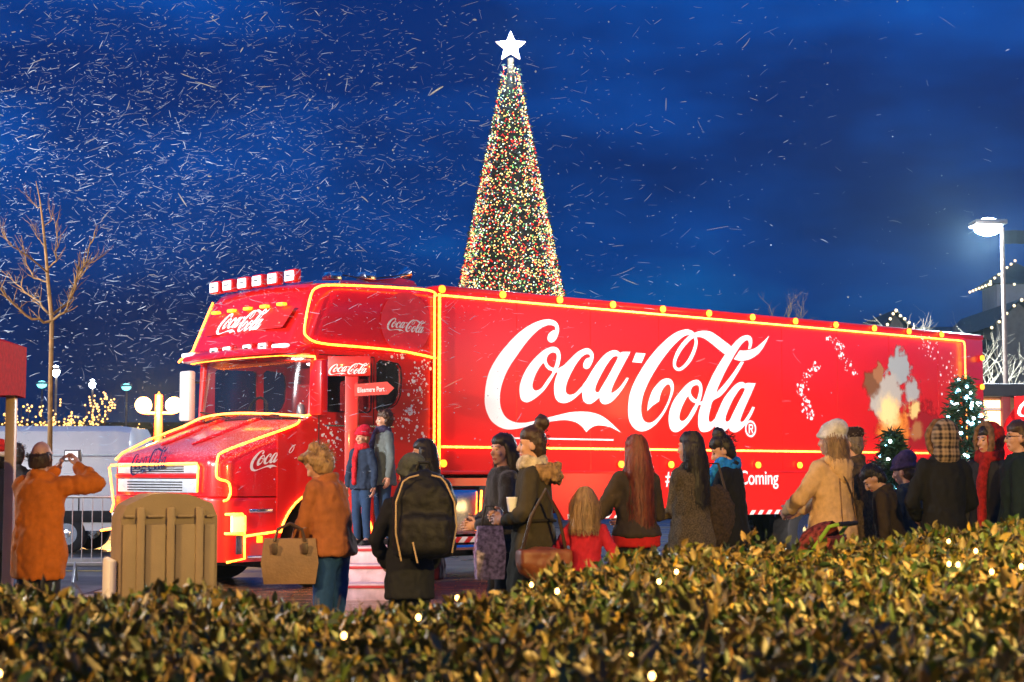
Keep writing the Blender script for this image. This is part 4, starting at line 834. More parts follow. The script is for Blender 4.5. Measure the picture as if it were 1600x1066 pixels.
    for sd, tg in ((1, armR), (-1, armL)):
        E, Wt = arm[sd]; d = nrm(Wt-E)
        if tg is not None and len(tg) > 3: d = nrm(tg[3])
        n = np.array([-sd, .15, -.1]) if abs(d[0]) < .8 else np.array([0, -1, -.3])
        if tg is not None and len(tg) > 4: n = np.array(tg[4], float)
        n = nrm(n-d*(n@d)); r = np.cross(d, n)*sd
        hm.ell(Wt+d*.045, (.038, .055, .018), np.array([r, d, n]).T, 12, 8); hm.cap(Wt-d*.02, .027, Wt+d*.03, .03)
        for i in range(4):
            p = Wt+d*(.085-.004*abs(i-1))+r*(.03-.0195*i); ln = (.036, .041, .038, .03)[i]; ang = .2+curl*.35
            for q in range(3):
                dd = d*math.cos(ang)+n*math.sin(ang); p2 = p+dd*ln*(1, .75, .6)[q]; hm.cap(p, .0098-.0008*q, p2, .009-.0008*q, 8); p = p2; ang += curl*.75
        p = Wt+d*.025+r*.03
        for q in range(2):
            dd = nrm(d*(.55+.35*q)+r*(.75-.5*q)+n*.35*(curl+.3)); p2 = p+dd*.038; hm.cap(p, .0125-.002*q, p2, .0105-.001*q, 8); p = p2
    hme = hm.mesh('h', 180); bm = bmesh.new(); bm.from_mesh(me); bm.from_mesh(hme)
    inv = np.linalg.inv(HM)
    for fc in bm.faces:
        fc.smooth = True; c = np.array(fc.calc_center_median())
        if c[2] < 1.3: continue
        h = NK+inv@(c-U(NK))/hs
        if h[1] > .05:
            if abs(abs(h[0])-.033) < .010 and abs(h[2]-1.637) < .0055: fc.material_index = 2
            elif abs(abs(h[0])-.034) < .018 and abs(h[2]-1.662) < .004: fc.material_index = 3
            elif abs(h[0]) < .027 and abs(h[2]-1.566) < .008: fc.material_index = 1
    bm.verts.ensure_lookup_table()
    for v in bm.verts: v.co *= s
    me2 = bpy.data.meshes.new('body'); bm.to_mesh(me2); bm.free()
    for m in (SKIN, LIPS, EYEM, hairmat(hairc)): me2.materials.append(m)
    link('body', me2, None, root)
    def part(mesh_or_mb, name, m, vox=None, sm=5, wr=0, ws=7, parent=None):
        if isinstance(mesh_or_mb, MB): q = remesh(mesh_or_mb, vox, sm, wr, ws, seed) if vox else mesh_or_mb.mesh(name, 60)
        else: q = mesh_or_mb
        q.transform(Matrix.Scale(s, 4)); return link(name, q, m, parent or root)
    # ---- trousers and shoes
    if legs:
        t = MB()
        for sd in (1, -1): t.cap((sd*.088, 0, hipz), .105, K[sd], .076); t.cap(K[sd], .076, A[sd]+(0, 0, .03), .062)
        t.ell((0, -.005, .95), (.18, .135, .13)); part(t, 'trousers', fabric('trousers_%.3f_%.3f_%.3f' % trousers, trousers), .02, 4, .012, 8)
        for sd in (1, -1):
            sh = MB(); sh.cap(A[sd]+(0, -.02, -.03), .056, A[sd]+(sd*.02, .17, -.045), .042); sh.box((A[sd][0]-.05, A[sd][1]-.075, 0), (A[sd][0]+.055, A[sd][1]+.21, .03), .008); part(sh, 'shoe', BLACK, .014, 3)
    # ---- coat
    cm = coatmat or fabric('coat_%.3f_%.3f_%.3f' % tuple(coat), coat); p = puff
    c = MB(); secs = []
    prof = [(hem, .185+flare, .15+flare), (hem+.02, .19+flare, .155+flare)]
    if hem < .9: prof.append((.95, .195*p+flare*.3, .16*p+flare*.3))
    prof += [(1.1, .175*p, .145*p), (1.26, .182*p, .142*p), (1.36, .188*p, .135*p), (1.43, .165*p, .12*p), (1.475, .1, .095), (1.49, .07, .07)]
    for z, rx, ry in prof: secs.append([U((rx*math.cos(t), ry*math.sin(t)-.005, z)) for t in np.linspace(0, 2*PI, 25)[:-1]])
    c.loft(secs)
    for sd in (1, -1):
        E, Wt = arm[sd]; c.cap(S[sd]-(sd*.015, 0, .005), .073*p, E, .061*p); c.cap(E, .061*p, Wt-nrm(Wt-E)*.015, .046*p)
    if collar: c.tube([U((.085*math.cos(t), .08*math.sin(t)-.005, 1.49+.02*(-math.sin(t)))) for t in np.linspace(0, 2*PI, 17)[:-1]], .03, 8, True)
    if extra: extra(c, U, arm, S)
    co = part(c, 'coat', cm, .015, 4, .026, 8)
    # ---- hair
    if hair:
        h = MB(); hmx = hairmat(hairc)
        if hair == 'ring':
            for t in np.linspace(math.radians(165), math.radians(375), 14): h.ell(HT((.072*math.cos(t), -.01+.088*math.sin(t), 1.612+.015*math.sin(t))), np.array((.02, .024, .062))*hs, HM, 10, 7)
        else:
            h.ell(HT((0, -.03, 1.655)), np.array((.09, .084, .108))*hs, HM); h.ell(HT((0, -.004, 1.697)), np.array((.084, .1, .072))*hs, HM)
            if hair != 'short' or True: h.ell(HT((0, -.05, 1.6)), np.array((.076, .06, .08))*hs, HM)
        if hair == 'long':
            for t in np.linspace(math.radians(172), math.radians(368), 11):
                x, y = math.cos(t), math.sin(t); h.cap(HT((.078*x, -.01+.085*y, 1.66)), .03*hs, HT((.095*x, -.035+.085*y, 1.5)), .034*hs); h.cap(HT((.095*x, -.035+.085*y, 1.5)), .034*hs, HT((.105*x, -.065+.085*y, 1.66-hairlen)), .02*hs)
        if hair in ('curly', 'bob'):
            for _ in range(60):
                t = rnd.uniform(math.radians(165), math.radians(375)); z = rnd.uniform(1.52 if hair == 'curly' else 1.58, 1.76); w = math.sqrt(max(.05, 1-((z-1.65)/.13)**2)); h.ell(HT((.1*w*math.cos(t), -.015+.105*w*math.sin(t), z)), (.03, .03, .028), None, 8, 6)
            for _ in range(12): h.ell(HT((rnd.uniform(-.08, .08), rnd.uniform(.0, .08), 1.735+rnd.uniform(-.015, .015))), (.026, .026, .022), None, 8, 6)
        if hair in ('bun', 'updo'):
            cz = 1.785 if hair == 'bun' else 1.765; cy = -.085 if hair == 'bun' else -.03
            h.ell(HT((0, cy, cz)), (.06, .06, .05))
            for _ in range(16): a = nrm([rnd.gauss(0, 1), rnd.gauss(0, 1), rnd.gauss(0, 1)]); h.ell(HT(np.array((0, cy, cz))+a*.045), (.02, .02, .018), None, 8, 6)
        hme = remesh(h, .011, 3, .012, 22, seed)
        rb = MB(); nst = {'long': 650, 'curly': 260, 'bob': 240, 'short': 120, 'ring': 80, 'bun': 120, 'updo': 180}[hair]
        for _ in range(nst):
            t = rnd.uniform(math.radians(170), math.radians(370)); z = rnd.uniform(1.58, 1.77) if hair != 'ring' else rnd.uniform(1.6, 1.66); w = math.sqrt(max(.02, 1-((z-1.655)/.122)**2)); p0 = np.array((.094*w*math.cos(t), -.022+.108*w*math.sin(t), z)); pts = [p0]
            if hair == 'long':
                ze = 1.66-hairlen+rnd.uniform(-.06, .06); k = rnd.uniform(1, 1.25)
                for q in (.35, .7, 1): pts.append(np.array((.11*k*math.cos(t)+rnd.gauss(0, .008), -.03*q-.02+.1*k*math.sin(t)+rnd.gauss(0, .008), z+(ze-z)*q)))
            elif hair in ('bun', 'ring'):
                for q in (1, 2): pts.append(pts[-1]+np.array((rnd.gauss(0, .006), -.01, rnd.uniform(-.01, .015))))
            else:
                d = np.array((math.cos(t), math.sin(t), rnd.uniform(-1, .6))); 
                for q in (1, 2, 3): d = nrm(d+np.array((rnd.gauss(0, .7), rnd.gauss(0, .7), rnd.gauss(-.2, .6)))); pts.append(pts[-1]+d*(.022 if hair == 'curly' else .014))
            wv = nrm(np.cross(np.array((math.cos(t), math.sin(t), 0)), pts[-1]-pts[0]+1e-4))*.0035
            o = len(rb.v); vs = []
            for i, q in enumerate(pts): f = 1-.6*i/(len(pts)-1); vs += [HT(q+wv*f), HT(q-wv*f)]
            rb.add(vs, [(2*i, 2*i+1, 2*i+3, 2*i+2) for i in range(len(pts)-1)])
        bm = bmesh.new(); bm.from_mesh(hme); bm.from_mesh(rb.mesh('r', None)); bm.to_mesh(hme); bm.free(); part(hme, 'hair', hmx)
    # ---- hats, hoods, scarves
    if hat:
        hmat = fabric('hat_%.3f_%.3f_%.3f' % tuple(hatc), hatc, .25, .95, .8, 90)
        q = MB()
        if hat == 'beanie':
            q.ell(HT((0, -.02, 1.70)), np.array((.106, .12, .098))*hs, HM); q.ell(HT((0, -.06, 1.735)), np.array((.098, .1, .08))*hs, HM); q.tube([HT((.098*math.cos(t), -.012+.114*math.sin(t), 1.668+.012*math.sin(t))) for t in np.linspace(0, 2*PI, 21)[:-1]], .021*hs, 8, True)
        elif hat == 'flatcap':
            q.ell(HT((0, .0, 1.725)), np.array((.1, .135, .045))*hs, HM); q.ell(HT((0, -.03, 1.7)), np.array((.098, .105, .05))*hs, HM); q.ell(HT((0, .115, 1.695)), np.array((.07, .05, .012))*hs, HM)
        elif hat == 'santa':
            q.ell(HT((0, -.02, 1.71)), np.array((.1, .115, .08))*hs, HM); q.cap(HT((0, -.03, 1.76)), .07, HT((.08, -.1, 1.78)), .03)
        ho = part(q, 'hat', hmat, .012, 3, .006, 14)
        if hat == 'santa':
            q = MB(); q.tube([HT((.1*math.cos(t), -.015+.115*math.sin(t), 1.67)) for t in np.linspace(0, 2*PI, 21)[:-1]], .026*hs, 8, True); part(q, 'hat_trim', fabric('fur_white', (.75, .72, .7)), .012, 3, .01, 30, ho)
    if hood:
        q = MB(); fm = hood[2] if len(hood) > 2 else fabric('hood_%.3f_%.3f_%.3f' % tuple(hood[1]), hood[1], .4, 1, 1, 70)
        if hood[0] == 'down':      # fur trimmed hood lying on the back
            for t in np.linspace(-.35*PI, 1.35*PI, 18): q.ell(U((.13*math.cos(t), -.075-.10*abs(math.sin(t))*(1 if math.sin(t) > 0 else -.2), 1.45+.0*t+(-.03 if math.sin(t) > 0 else .0))), (.05, .05, .045), None, 10, 7)
            for _ in range(40): q.ell(U((rnd.uniform(-.15, .15), rnd.uniform(-.2, -.1), rnd.uniform(1.38, 1.49))), (.03, .03, .03), None, 8, 6)
            part(q, 'fur_hood', fm, .014, 2, .03, 26)
        elif hood[0] == 'soft':    # plain hood lying on the back
            q.ell(U((0, -.11, 1.43)), (.13, .075, .1)); q.cap(U((-.1, -.06, 1.49)), .045, U((.1, -.06, 1.49)), .045); q.ell(U((0, -.13, 1.38)), (.09, .06, .09)); part(q, 'hood', fm, .014, 4, .02, 12)
        else:                      # hood up
            q.ell(HT((0, -.035, 1.655)), np.array((.122, .115, .138))*hs, HM); q.ell(HT((0, -.04, 1.52)), np.array((.12, .1, .1))*hs, HM)
            ho = part(q, 'hood', fm, .015, 4, .015, 9)
            q = MB(); q.tube([HT((.108*math.cos(t), .045+.01*math.cos(2*t), 1.635+.135*math.sin(t))) for t in np.linspace(0, 2*PI, 25)[:-1]], .028*hs, 8, True); part(q, 'hood_trim', fabric('fur_brown', (.2, .11, .06), .5, 1, 1, 80), .012, 2, .02, 30, ho)
    if scarf:
        q = MB(); sm = fabric('scarf_%.3f_%.3f_%.3f' % tuple(scarf[0]), scarf[0], .45, .95, .9, 60)
        for dz, rr_ in ((0, .092), (.035, .085)): q.tube([U((rr_*1.08*math.cos(t), rr_*math.sin(t)+.005, 1.485+dz+.012*math.sin(3*t))) for t in np.linspace(0, 2*PI, 21)[:-1]], .034, 8, True)
        for x, zl in scarf[1]: q.cap(U((x, .1, 1.47)), .045, U((x*1.1, .165, 1.3)), .045); q.cap(U((x*1.1, .165, 1.3)), .045, U((x*1.15, .175, zl)), .04)
        part(q, 'scarf', sm, .013, 3, .015, 12)
    return root, U, HT, arm, s, part

# ------------------------------------------------------------------ props in the square
# ribbed tan plastic bin
Y = 9.2; kx = Y/F_PX; bxc = (268-800)*kx; zt = EYE+(HOR-772)*kx; hw = 74*kx
bin_ = thing('litter_bin', 'tan moulded plastic bin with vertical ribs standing behind the hedge', 'bin', (bxc, Y, 0), math.radians(19))
TAN = mat('tan_plastic', (.19, .14, .085), .6, 0, .12, 6, .25, 160)
prof = [(-hw, 0), (-hw, zt-.13), (-hw+.03, zt-.06), (-hw+.1, zt-.025), (-hw*.4, zt-.002), (0, zt+.004), (hw*.4, zt-.002), (hw-.1, zt-.022), (hw-.03, zt-.05), (hw, zt-.12), (hw, 0)]
MB().poly(prof, (), 'y', 0, .5).build('body', TAN, bin_)
for x in (-.6, .02, .62):
    MB().box((x*hw-.022, -.022, .02), (x*hw+.022, -.002, zt-.07), .009).build('rib', TAN, bin_)
for x0, x1 in ((-.97, -.68), (-.5, -.08), (.12, .54), (.72, .96)):
    MB().box((x0*hw, -.012, .06), (x1*hw, -.003, zt-.16), .006).build('raised_panel', TAN, bin_); MB().box((x0*hw+.01, -.02, zt-.125), (x1*hw-.01, -.004, zt-.112), .003).build('moulded_lip', TAN, bin_)
MB().box((-hw-.05, .1, .0), (-hw-.004, .45, zt-.35), .02).build('side_panel', WPAINT, bin_)
# red gazebo edge with pole
Y = 12.6; kx = Y/F_PX; cx = (18-800)*kx; z0_, z1_ = EYE+(HOR-622)*kx, EYE+(HOR-542)*kx
gz = thing('gazebo', 'red pop-up gazebo corner with pale pole at the edge of the square', 'gazebo', (cx, Y, 0))
POLE = mat('pale_pole', (.62, .46, .32), .4, .3, .1, 5); NYL = MATS['red_nylon']
for dx, dy in ((0, 0), (-2.6, 0), (0, -2.6), (-2.6, -2.6)): MB().box((dx-.035, dy-.035, 0), (dx+.035, dy+.035, z1_-.05), .006).build('pole', POLE, gz)
def valance(a, b):
    a, b = np.array(a), np.array(b); n = 26; return [[(a+(b-a)*i/n)+np.array([0, .012*math.sin(i*.9), 0]) + np.array([0, 0, z]) for z in (z0_+.01*math.sin(i*.7), (z0_+z1_)/2, z1_)] for i in range(n+1)]
for a, b in (((.08, .08, 0), (-2.68, .08, 0)), ((.08, .08, 0), (.08, -2.68, 0)), ((-2.68, .08, 0), (-2.68, -2.68, 0)), ((.08, -2.68, 0), (-2.68, -2.68, 0))): MB().loft(valance(a, b), cap=False, closed=False).build('valance', NYL, gz, 180)
MB().add([(.08, .08, z1_), (-2.68, .08, z1_), (-2.68, -2.68, z1_), (.08, -2.68, z1_), (-1.3, -1.3, z1_+.5)], [(0, 1, 4), (1, 2, 4), (2, 3, 4), (3, 0, 4)]).build('canopy', NYL, gz, None)
# direction sign on a red post
Y = 20.5; kx = Y/F_PX; SX = lambda x: (x-800)*kx; SZ = lambda y: EYE+(HOR-y)*kx
sg = thing('direction_sign', 'red signpost with white script board and pointed arrow board', 'sign', (SX(549), Y, 0)); o_ = SX(549)
SRED = mat('sign_red', (.62, .015, .012), .4, 0, .06, 4, coat=.3); APINK = mat('arrow_red', (.6, .05, .05), .4, 0, .06, 4, coat=.3)
MB().box((SX(539)-o_, 0, 0), (SX(559)-o_, .12, SZ(586)), .008).build('post', SRED, sg)
MB().box((SX(512)-o_, -.03, SZ(588)), (SX(579)-o_, -.002, SZ(557)), .006).build('script_board', SRED, sg)
logo_mb(logo_on((SX(514)-o_, -.031, SZ(586.5)), (1, 0, .03), (0, 0, 1), (0, -1, 0), (SX(577)-SX(514))), False).build('board_lettering', WHITE, sg, None)
ar_ = [(SX(554)-o_, SZ(620)), (SX(606)-o_, SZ(617)), (SX(616)-o_, SZ(607)), (SX(605)-o_, SZ(597)), (SX(554)-o_, SZ(601))]
MB().poly(ar_, (), 'y', -.03, -.004).build('arrow_board', APINK, sg)
me = text_mesh('arrow_lettering', 'Ellesmere Port', .085, 0, .002); xs = [q.co.x for q in me.vertices]; k = (SX(601)-SX(559))/(max(xs)-min(xs))
for q in me.vertices: q.co = Vector((SX(559)-o_+(q.co.x-min(xs))*k, -.033-q.co.z, SZ(614)+(q.co.x-min(xs))*k*.05+q.co.y))
link('arrow_lettering', me, WHITE, sg)
# steps up to the cab
kx = 19/F_PX; stp = thing('step_platform', 'pale pink stepped platform for photographs beside the lorry cab', 'steps', ((600-800)*kx, 18.75, 0), 0)
SPK = mat('pink_white_boards', (.62, .42, .46), .45, 0, .25, 9, .2, 30)
for i, (y0, z1, d) in enumerate(((0, .2, .36), (.362, .39, .36), (.724, .57, 1.2))): MB().box((-.42, y0, 0), (.42+.06*(i == 2), y0+d, z1), .012).build('step', SPK, stp); MB().box((-.4, y0-.012, z1-.05), (.4, y0-.002, z1-.02), .003).build('nosing', mat('red_nosing', (.5, .03, .04), .5), stp)
# white picket fence
kx = 15/F_PX
fence = thing('picket_fence', 'short white picket fence among the children by the trailer', 'fence', ((1352-800)*kx, 15.6, 0)); 
for i in range(14): MB().poly([(i*.13, .05), (i*.13+.08, .05), (i*.13+.08, 1.18), (i*.13+.04, 1.26), (i*.13, 1.18)], (), 'y', 0, .02).build('picket', WPAINT, fence)
for z in (.35, .95): MB().box((-.03, .022, z), (1.85, .05, z+.08), .004).build('rail', WPAINT, fence)
# steel crowd barrier left of the bonnet
bar = thing('crowd_barrier', 'grey steel crowd barrier beyond the man in orange', 'barrier', ((85-800)*22/F_PX, 22, 0), math.radians(8))
MB().tube([(0, 0, .25), (0, 0, 1.05), (.06, 0, 1.1), (2.2, 0, 1.1), (2.26, 0, 1.05), (2.26, 0, .25)], .02, 8).build('frame', METAL, bar); MB().tube([(0, 0, .25), (2.26, 0, .25)], .016, 6).build('lower_rail', METAL, bar)
for i in range(17): MB().tube([(.13+i*.125, 0, .25), (.13+i*.125, 0, 1.1)], .007, 5).build('upright', METAL, bar)
for x in (.3, 1.95): MB().tube([(x, -.28, .02), (x, 0, .26), (x, .28, .02)], .016, 6).build('foot', METAL, bar)
kerb = struct(MB().box((-14, 26, 0), (-5.2, 26.2, .12), .02).build('kerb', mat('kerb_stone', (.3, .29, .27), .7, 0, .2, 5), None)); kl = struct(MB().box((-14, 24.6, .004), (-4.8, 24.7, .008)).build('road_marking', mat('yellow_line', (.5, .36, .05), .6), None))
# decorated fir trees at the trailer end
def fir(px, ytop, Y, r, label, nl, seed):
    q = at_y(px, ytop, Y); h = q[2]; t = thing('christmas_tree', label, 'christmas tree', (q[0], Y, 0), 0); MB().tube([(0, 0, 0), (0, 0, h-.1)], [.05, .012], 8).build('trunk', MATS['bark'], t)
    rg = np.random.default_rng(seed); zb = .35; cs = []; ns_ = []; tips = []
    nb = 130
    for i in range(nb):
        f = (i+.5)/nb; z = zb+(h-zb)*(1-(1-f)**1.0)*1.0; z = zb+(h-zb)*f; rad = r*(1-f)**.9*(.75+.4*rg.random())+.03; a = i*2.4+rg.random()*.5; d = np.array([math.cos(a), math.sin(a), -.18]); m = int(40+120*rad)
        tt = rg.random(m)**.7; c = np.array([0, 0, z])+tt[:, None]*d*rad+rg.normal(size=(m, 3))*.025; cs.append(c); ns_.append(np.tile(d, (m, 1))); tips.append(np.array([0, 0, z])+d*rad)
    c = np.concatenate(cs); V, Fq = leaf_cloud(c, .05, .11, np.concatenate(ns_), .55, .22); link('crown', fast_mesh('crown', V, Fq), foliage('fir_green', [(.008, .03, .012), (.02, .07, .028), (.03, .09, .035)], .6), t, True)
    m1 = MB().ell((0, 0, 0), (.016, .016, .016), None, 8, 6).mesh('bulb', 180); m1.materials.append(emis('bulb_ice', (.3, .72, 1), 14)); m2 = m1.copy(); m2.materials[0] = emis('bulb_icewhite', (.85, .95, 1), 12)
    for k in range(nl):
        j = int(rg.random()**.75*nb*.98); link('bulb', m1 if rg.random() < .6 else m2, None, t, loc=tuple(tips[j]*np.array([1.03, 1.03, 1])+rg.normal(size=3)*.02))
    return t
fir(1505, 592, 17, .62, 'tall fir hung with ice blue lights at the end of the trailer', 150, 3)
fir(1394, 677, 16.2, .4, 'small fir with a few white lights behind the children', 40, 5)
# folded pushchair with lime straps
kx = 13.2/F_PX; pc = thing('pushchair', 'lime green and tartan pushchair beside the woman in the cream coat', 'pushchair', ((1252-800)*kx, 13.2, 0), math.radians(60)); LIME = fabric('lime_strap', (.28, .5, .05)); TART = fabric('tartan_red', (.22, .04, .03), .8, .9, .5, 40, 30)
for sx in (-.2, .2): MB().tube([(sx, .35, .1), (sx, .05, .55), (sx, -.28, 1.0), (sx, -.36, 1.02)], .016, 8).build('frame', LIME, pc); MB().tube([(sx, -.3, .1), (sx, .0, .6)], .014, 8).build('frame', METAL, pc)
MB().tube([(-.2, -.36, 1.02), (.2, -.36, 1.02)], .018, 8).build('handle', BLACK, pc); MB().box((-.18, -.12, .4), (.18, .3, .47), .02).build('seat', TART, pc); MB().obox((0, -.16, .68), (.18, .025, .26), Matrix.Rotation(math.radians(25), 3, 'X')).build('backrest', TART, pc)
MB().loft([[(.19*math.cos(t), -.12+.3*math.sin(q)*1.0-.12, .78+.26*math.sin(t)*math.cos(q)) for t in np.linspace(0, PI, 9)] for q in np.linspace(0, .8, 5)], cap=False, closed=False).build('canopy', TART, pc, 180)
for sx in (-.22, .22):
    for sy in (.36, -.31): tyre_parts(pc, (0, 0, 0), .01, .01) if False else MB().tube([(sx, sy+.09*math.cos(t), .1+.09*math.sin(t)) for t in np.linspace(0, 2*PI, 15)[:-1]], .018, 6, True).build('wheel', BLACK, pc)

# ------------------------------------------------------------------ the people
def wpart(part, mb, name, m, vox=None, wr=0): return part(mb, name, m, vox, 3, wr, 10)
# man photographing
r, U, HT, arm, s, part = person(68, 690, 12., -8, 'balding man in an orange jacket photographing with a small camera', (.62, .16, .012), head=(-14, 0), hair='ring', hairc='brown', armR=(.235, .2, 1.55, (-.35, .25, .9)), armL=(.0, .33, 1.535, (.35, .2, .9)), hem=.72, flare=.03, puff=1.12, trousers=(.03, .03, .05), curl=.8)
cmm = MB().box((.035, .345, 1.60), (.175, .375, 1.69), .008); cam_o = cmm.mesh('pocket_camera', 40); pcx = bpy.data.objects.new('pocket_camera', cam_o); COL.objects.link(pcx); cam_o.materials.append(METAL); cam_o.transform(Matrix.Scale(s, 4)); pcx.location = r.location; pcx.rotation_euler = r.rotation_euler; tag(pcx, 'small silver camera held up by the man in orange', 'camera')
scr = MB().box((.05, .335, 1.612), (.15, .3445, 1.68), .002).mesh('screen', None); scr.transform(Matrix.Scale(s, 4)); link('screen', scr, emis('camera_screen', (.8, .9, 1), 1.4), pcx)
person(30, 695, 17.5, 20, 'dark-haired onlooker in black behind the gazebo pole', (.015, .015, .02), hair='short', hairc='dark', hem=.75)
person(-2, 694, 15.5, 60, 'onlooker in a red festive hat at the gazebo corner', (.03, .03, .04), hair='short', hairc='dark', hat='santa', hatc=(.5, .02, .02), hem=.75)
# woman in tan coat with shopping bag
SUEDE = mat('suede_tan', (.27, .085, .02), .85, 0, .15, 16, .15, 110)
r, U, HT, arm, s, part = person(521, 694, 11.6, 62, 'woman with frosted curly hair in a tan suede coat looking down', (.3, .1, .03), head=(10, -28), hair='curly', hairc='fair', lean=8, armR=(.06, .3, .92, (0, .6, -.8)), armL=(-.12, .3, .9, (0, .6, -.8)), hem=.92, flare=.035, puff=1.08, trousers=(.015, .06, .2), coatmat=SUEDE)
bagm = MB(); bagm.loft([[(-.17, -.06, 0), (.17, -.06, 0), (.17, .06, 0), (-.17, .06, 0)], [(-.19, -.075, .14), (.19, -.075, .14), (.19, .075, .14), (-.19, .075, .14)], [(-.17, -.03, .3), (.17, -.03, .3), (.17, .03, .3), (-.17, .03, .3)]])
bp_ = at_y(452, 925, 11.45); bag = thing('handbag', 'square brown leather bag hanging from the tan-coated woman\'s hands', 'bag', (bp_[0], 11.45, at_y(452, 912, 11.45)[2]), math.radians(8)); LEATH = mat('brown_leather', (.19, .11, .055), .55, 0, .2, 8, .35, 60); bagm.build('body', LEATH, bag)
for y in (-.045, .045): MB().tube([(-.1, y, .28), (-.08, y*.7, .36), (0, y*.4, .4), (.08, y*.7, .36), (.1, y, .28)], .011, 6).build('handle', mat('dark_leather', (.05, .028, .015), .5), bag)
for x in (-.1, .1): MB().box((x-.02, -.083, .2), (x+.02, -.062, .27), .004).build('strap_tab', MATS['dark_leather'], bag)
# pair on the platform
person(567, 671, 19.9, 150, 'boy in red beanie and red and white scarf on the platform', (.02, .035, .07), z0=.57, hs=1.12, hair='short', hairc='fair', hat='beanie', hatc=(.6, .015, .04), scarf=((.55, .02, .03), [(.03, .95)]), hem=.85, flare=.02, trousers=(.02, .05, .12), head=(-5, 0))
person(600, 643, 20.1, 118, 'smiling woman with brown curly hair in grey coat on the platform', (.13, .17, .18), z0=.57, hair='curly', hairc='brown', scarf=((.04, .035, .09), [(.04, 1.0)]), hem=.78, flare=.03, trousers=(.02, .05, .12), armR=(.2, .2, 1.1), head=(0, 0))
# woman behind the backpack
person(662, 688, 14.2, 88, 'woman with long brown hair in profile behind the large black backpack', (.10, .008, .01), hair='long', hairc='dark', hairlen=.36, hem=.55, flare=.05)
r, U, HT, arm, s, part = person(642, 719, 11.2, 6, 'child in a grey beanie carrying a huge black backpack', (.012, .014, .02), hs=1.08, hair='short', hairc='dark', hat='beanie', hatc=(.06, .07, .075), hem=.7, flare=.02, puff=1.0, armR=(.2, .12, .95), armL=(-.2, .12, .95), trousers=(.01, .015, .03), head=(12, 6))
bk = thing('backpack', 'huge black backpack with pale piping worn by the child', 'backpack', tuple(Vector(r.location)+Vector((.1, -.21, .72))), math.radians(6)); BN = fabric('black_nylon', (.008, .008, .009), .4, .6, .4, 30); PIP = mat('pale_piping', (.42, .30, .17), .5)
q = MB(); q.box((-.2, -.17, .14), (.2, .06, .6), .07); q.ell((0, -.05, .5), (.205, .13, .2)); q.box((-.16, -.23, .16), (.16, -.1, .42), .05); me = remesh(q, .014, 5, .02, 9, 3); link('body', me, BN, bk)
for pts in ([(-.14, -.17, .63), (-.185, -.185, .5), (-.185, -.19, .3), (-.15, -.19, .13)], [(.13, -.17, .62), (.185, -.18, .5), (.2, -.17, .35), (.17, -.18, .18)], [(-.14, -.17, .63), (-.1, -.165, .655), (-.04, -.16, .67)], [(.04, -.16, .67), (.1, -.165, .655), (.13, -.17, .62)], [(-.08, -.235, .25), (-.05, -.245, .12)]): MB().tube(pts, .006, 6).build('piping', PIP, bk)
MB().tube([(-.05, 0, .7), (-.03, -.01, .75), (.03, -.01, .75), (.05, 0, .7)], .012, 6).build('top_handle', BN, bk)
for sx in (-.12, .12): MB().tube([(sx, .07, .62), (sx, .16, .66), (sx, .3, .55), (sx, .3, .3), (sx*1.2, .1, .15)], .018, 6).build('shoulder_strap', BN, bk)
# two young women
person(785, 680, 12.6, 108, 'dark-haired young woman in a black furry jacket beside the parka', (.02, .017, .015), hair='long', hairc='dark', hairlen=.3, hem=.86, flare=.02, puff=1.0, armR=(.06, .22, 1.08, (-.4, .9, 0)), armL=(-.1, .24, 1.06, (.5, .85, 0)), trousers=(.012, .012, .016), head=(20, 0), coatmat=mat('black_fur', (.02, .018, .016), .9, 0, .6, 60, 1, 150, sheen=.3))
r, U, HT, arm, s, part = person(833, 669, 11.8, 82, 'woman with a high bun in an olive parka with fur-trimmed hood', (.045, .036, .018), hair='bun', hairc='brown', hem=.56, flare=.05, puff=1.0, armR=(.02, .22, 1.12, (-.2, .95, .1)), armL=(-.14, .2, 1.1, (.3, .9, .1)), hood=('down', (.28, .17, .08)), scarf=((.5, .42, .3), []), trousers=(.01, .02, .05), head=(6, -4), curl=.9)
q = MB().tube([U((.2*math.cos(t), .165*math.sin(t)-.005, 1.1+.006*math.sin(2*t))) for t in np.linspace(0, 2*PI, 25)[:-1]], .011, 6, True); part(q, 'belt', fabric('olive_belt', (.02, .016, .01)))
cp = thing('paper_cup', 'small white drinks cup held by the woman in the parka', 'cup', tuple(at_y(800, 800, 11.6))); MB().tube([(0, 0, 0), (0, 0, .09)], [.028, .037], 16).build('cup', WPAINT, cp); MB().tube([(0, 0, .09), (0, 0, .1)], [.039, .036], 16).build('lid', WPAINT, cp)
sb = thing('shoulder_bag', 'soft brown leather bag hanging by the olive parka', 'bag', tuple(at_y(850, 905, 11.5)), math.radians(20)); q = MB(); q.ell((0, 0, .1), (.2, .08, .12)); q.box((-.19, -.07, .08), (.19, .07, .2), .02); link('body', remesh(q, .014, 4, .015, 8, 1), mat('rust_leather', (.25, .07, .02), .5, 0, .2, 7), sb); MB().tube([(-.16, 0, .18), (-.1, -.02, .42), (0, -.03, .6), (.1, -.02, .42), (.16, 0, .18)], .012, 6).build('strap', MATS['dark_leather'], sb)
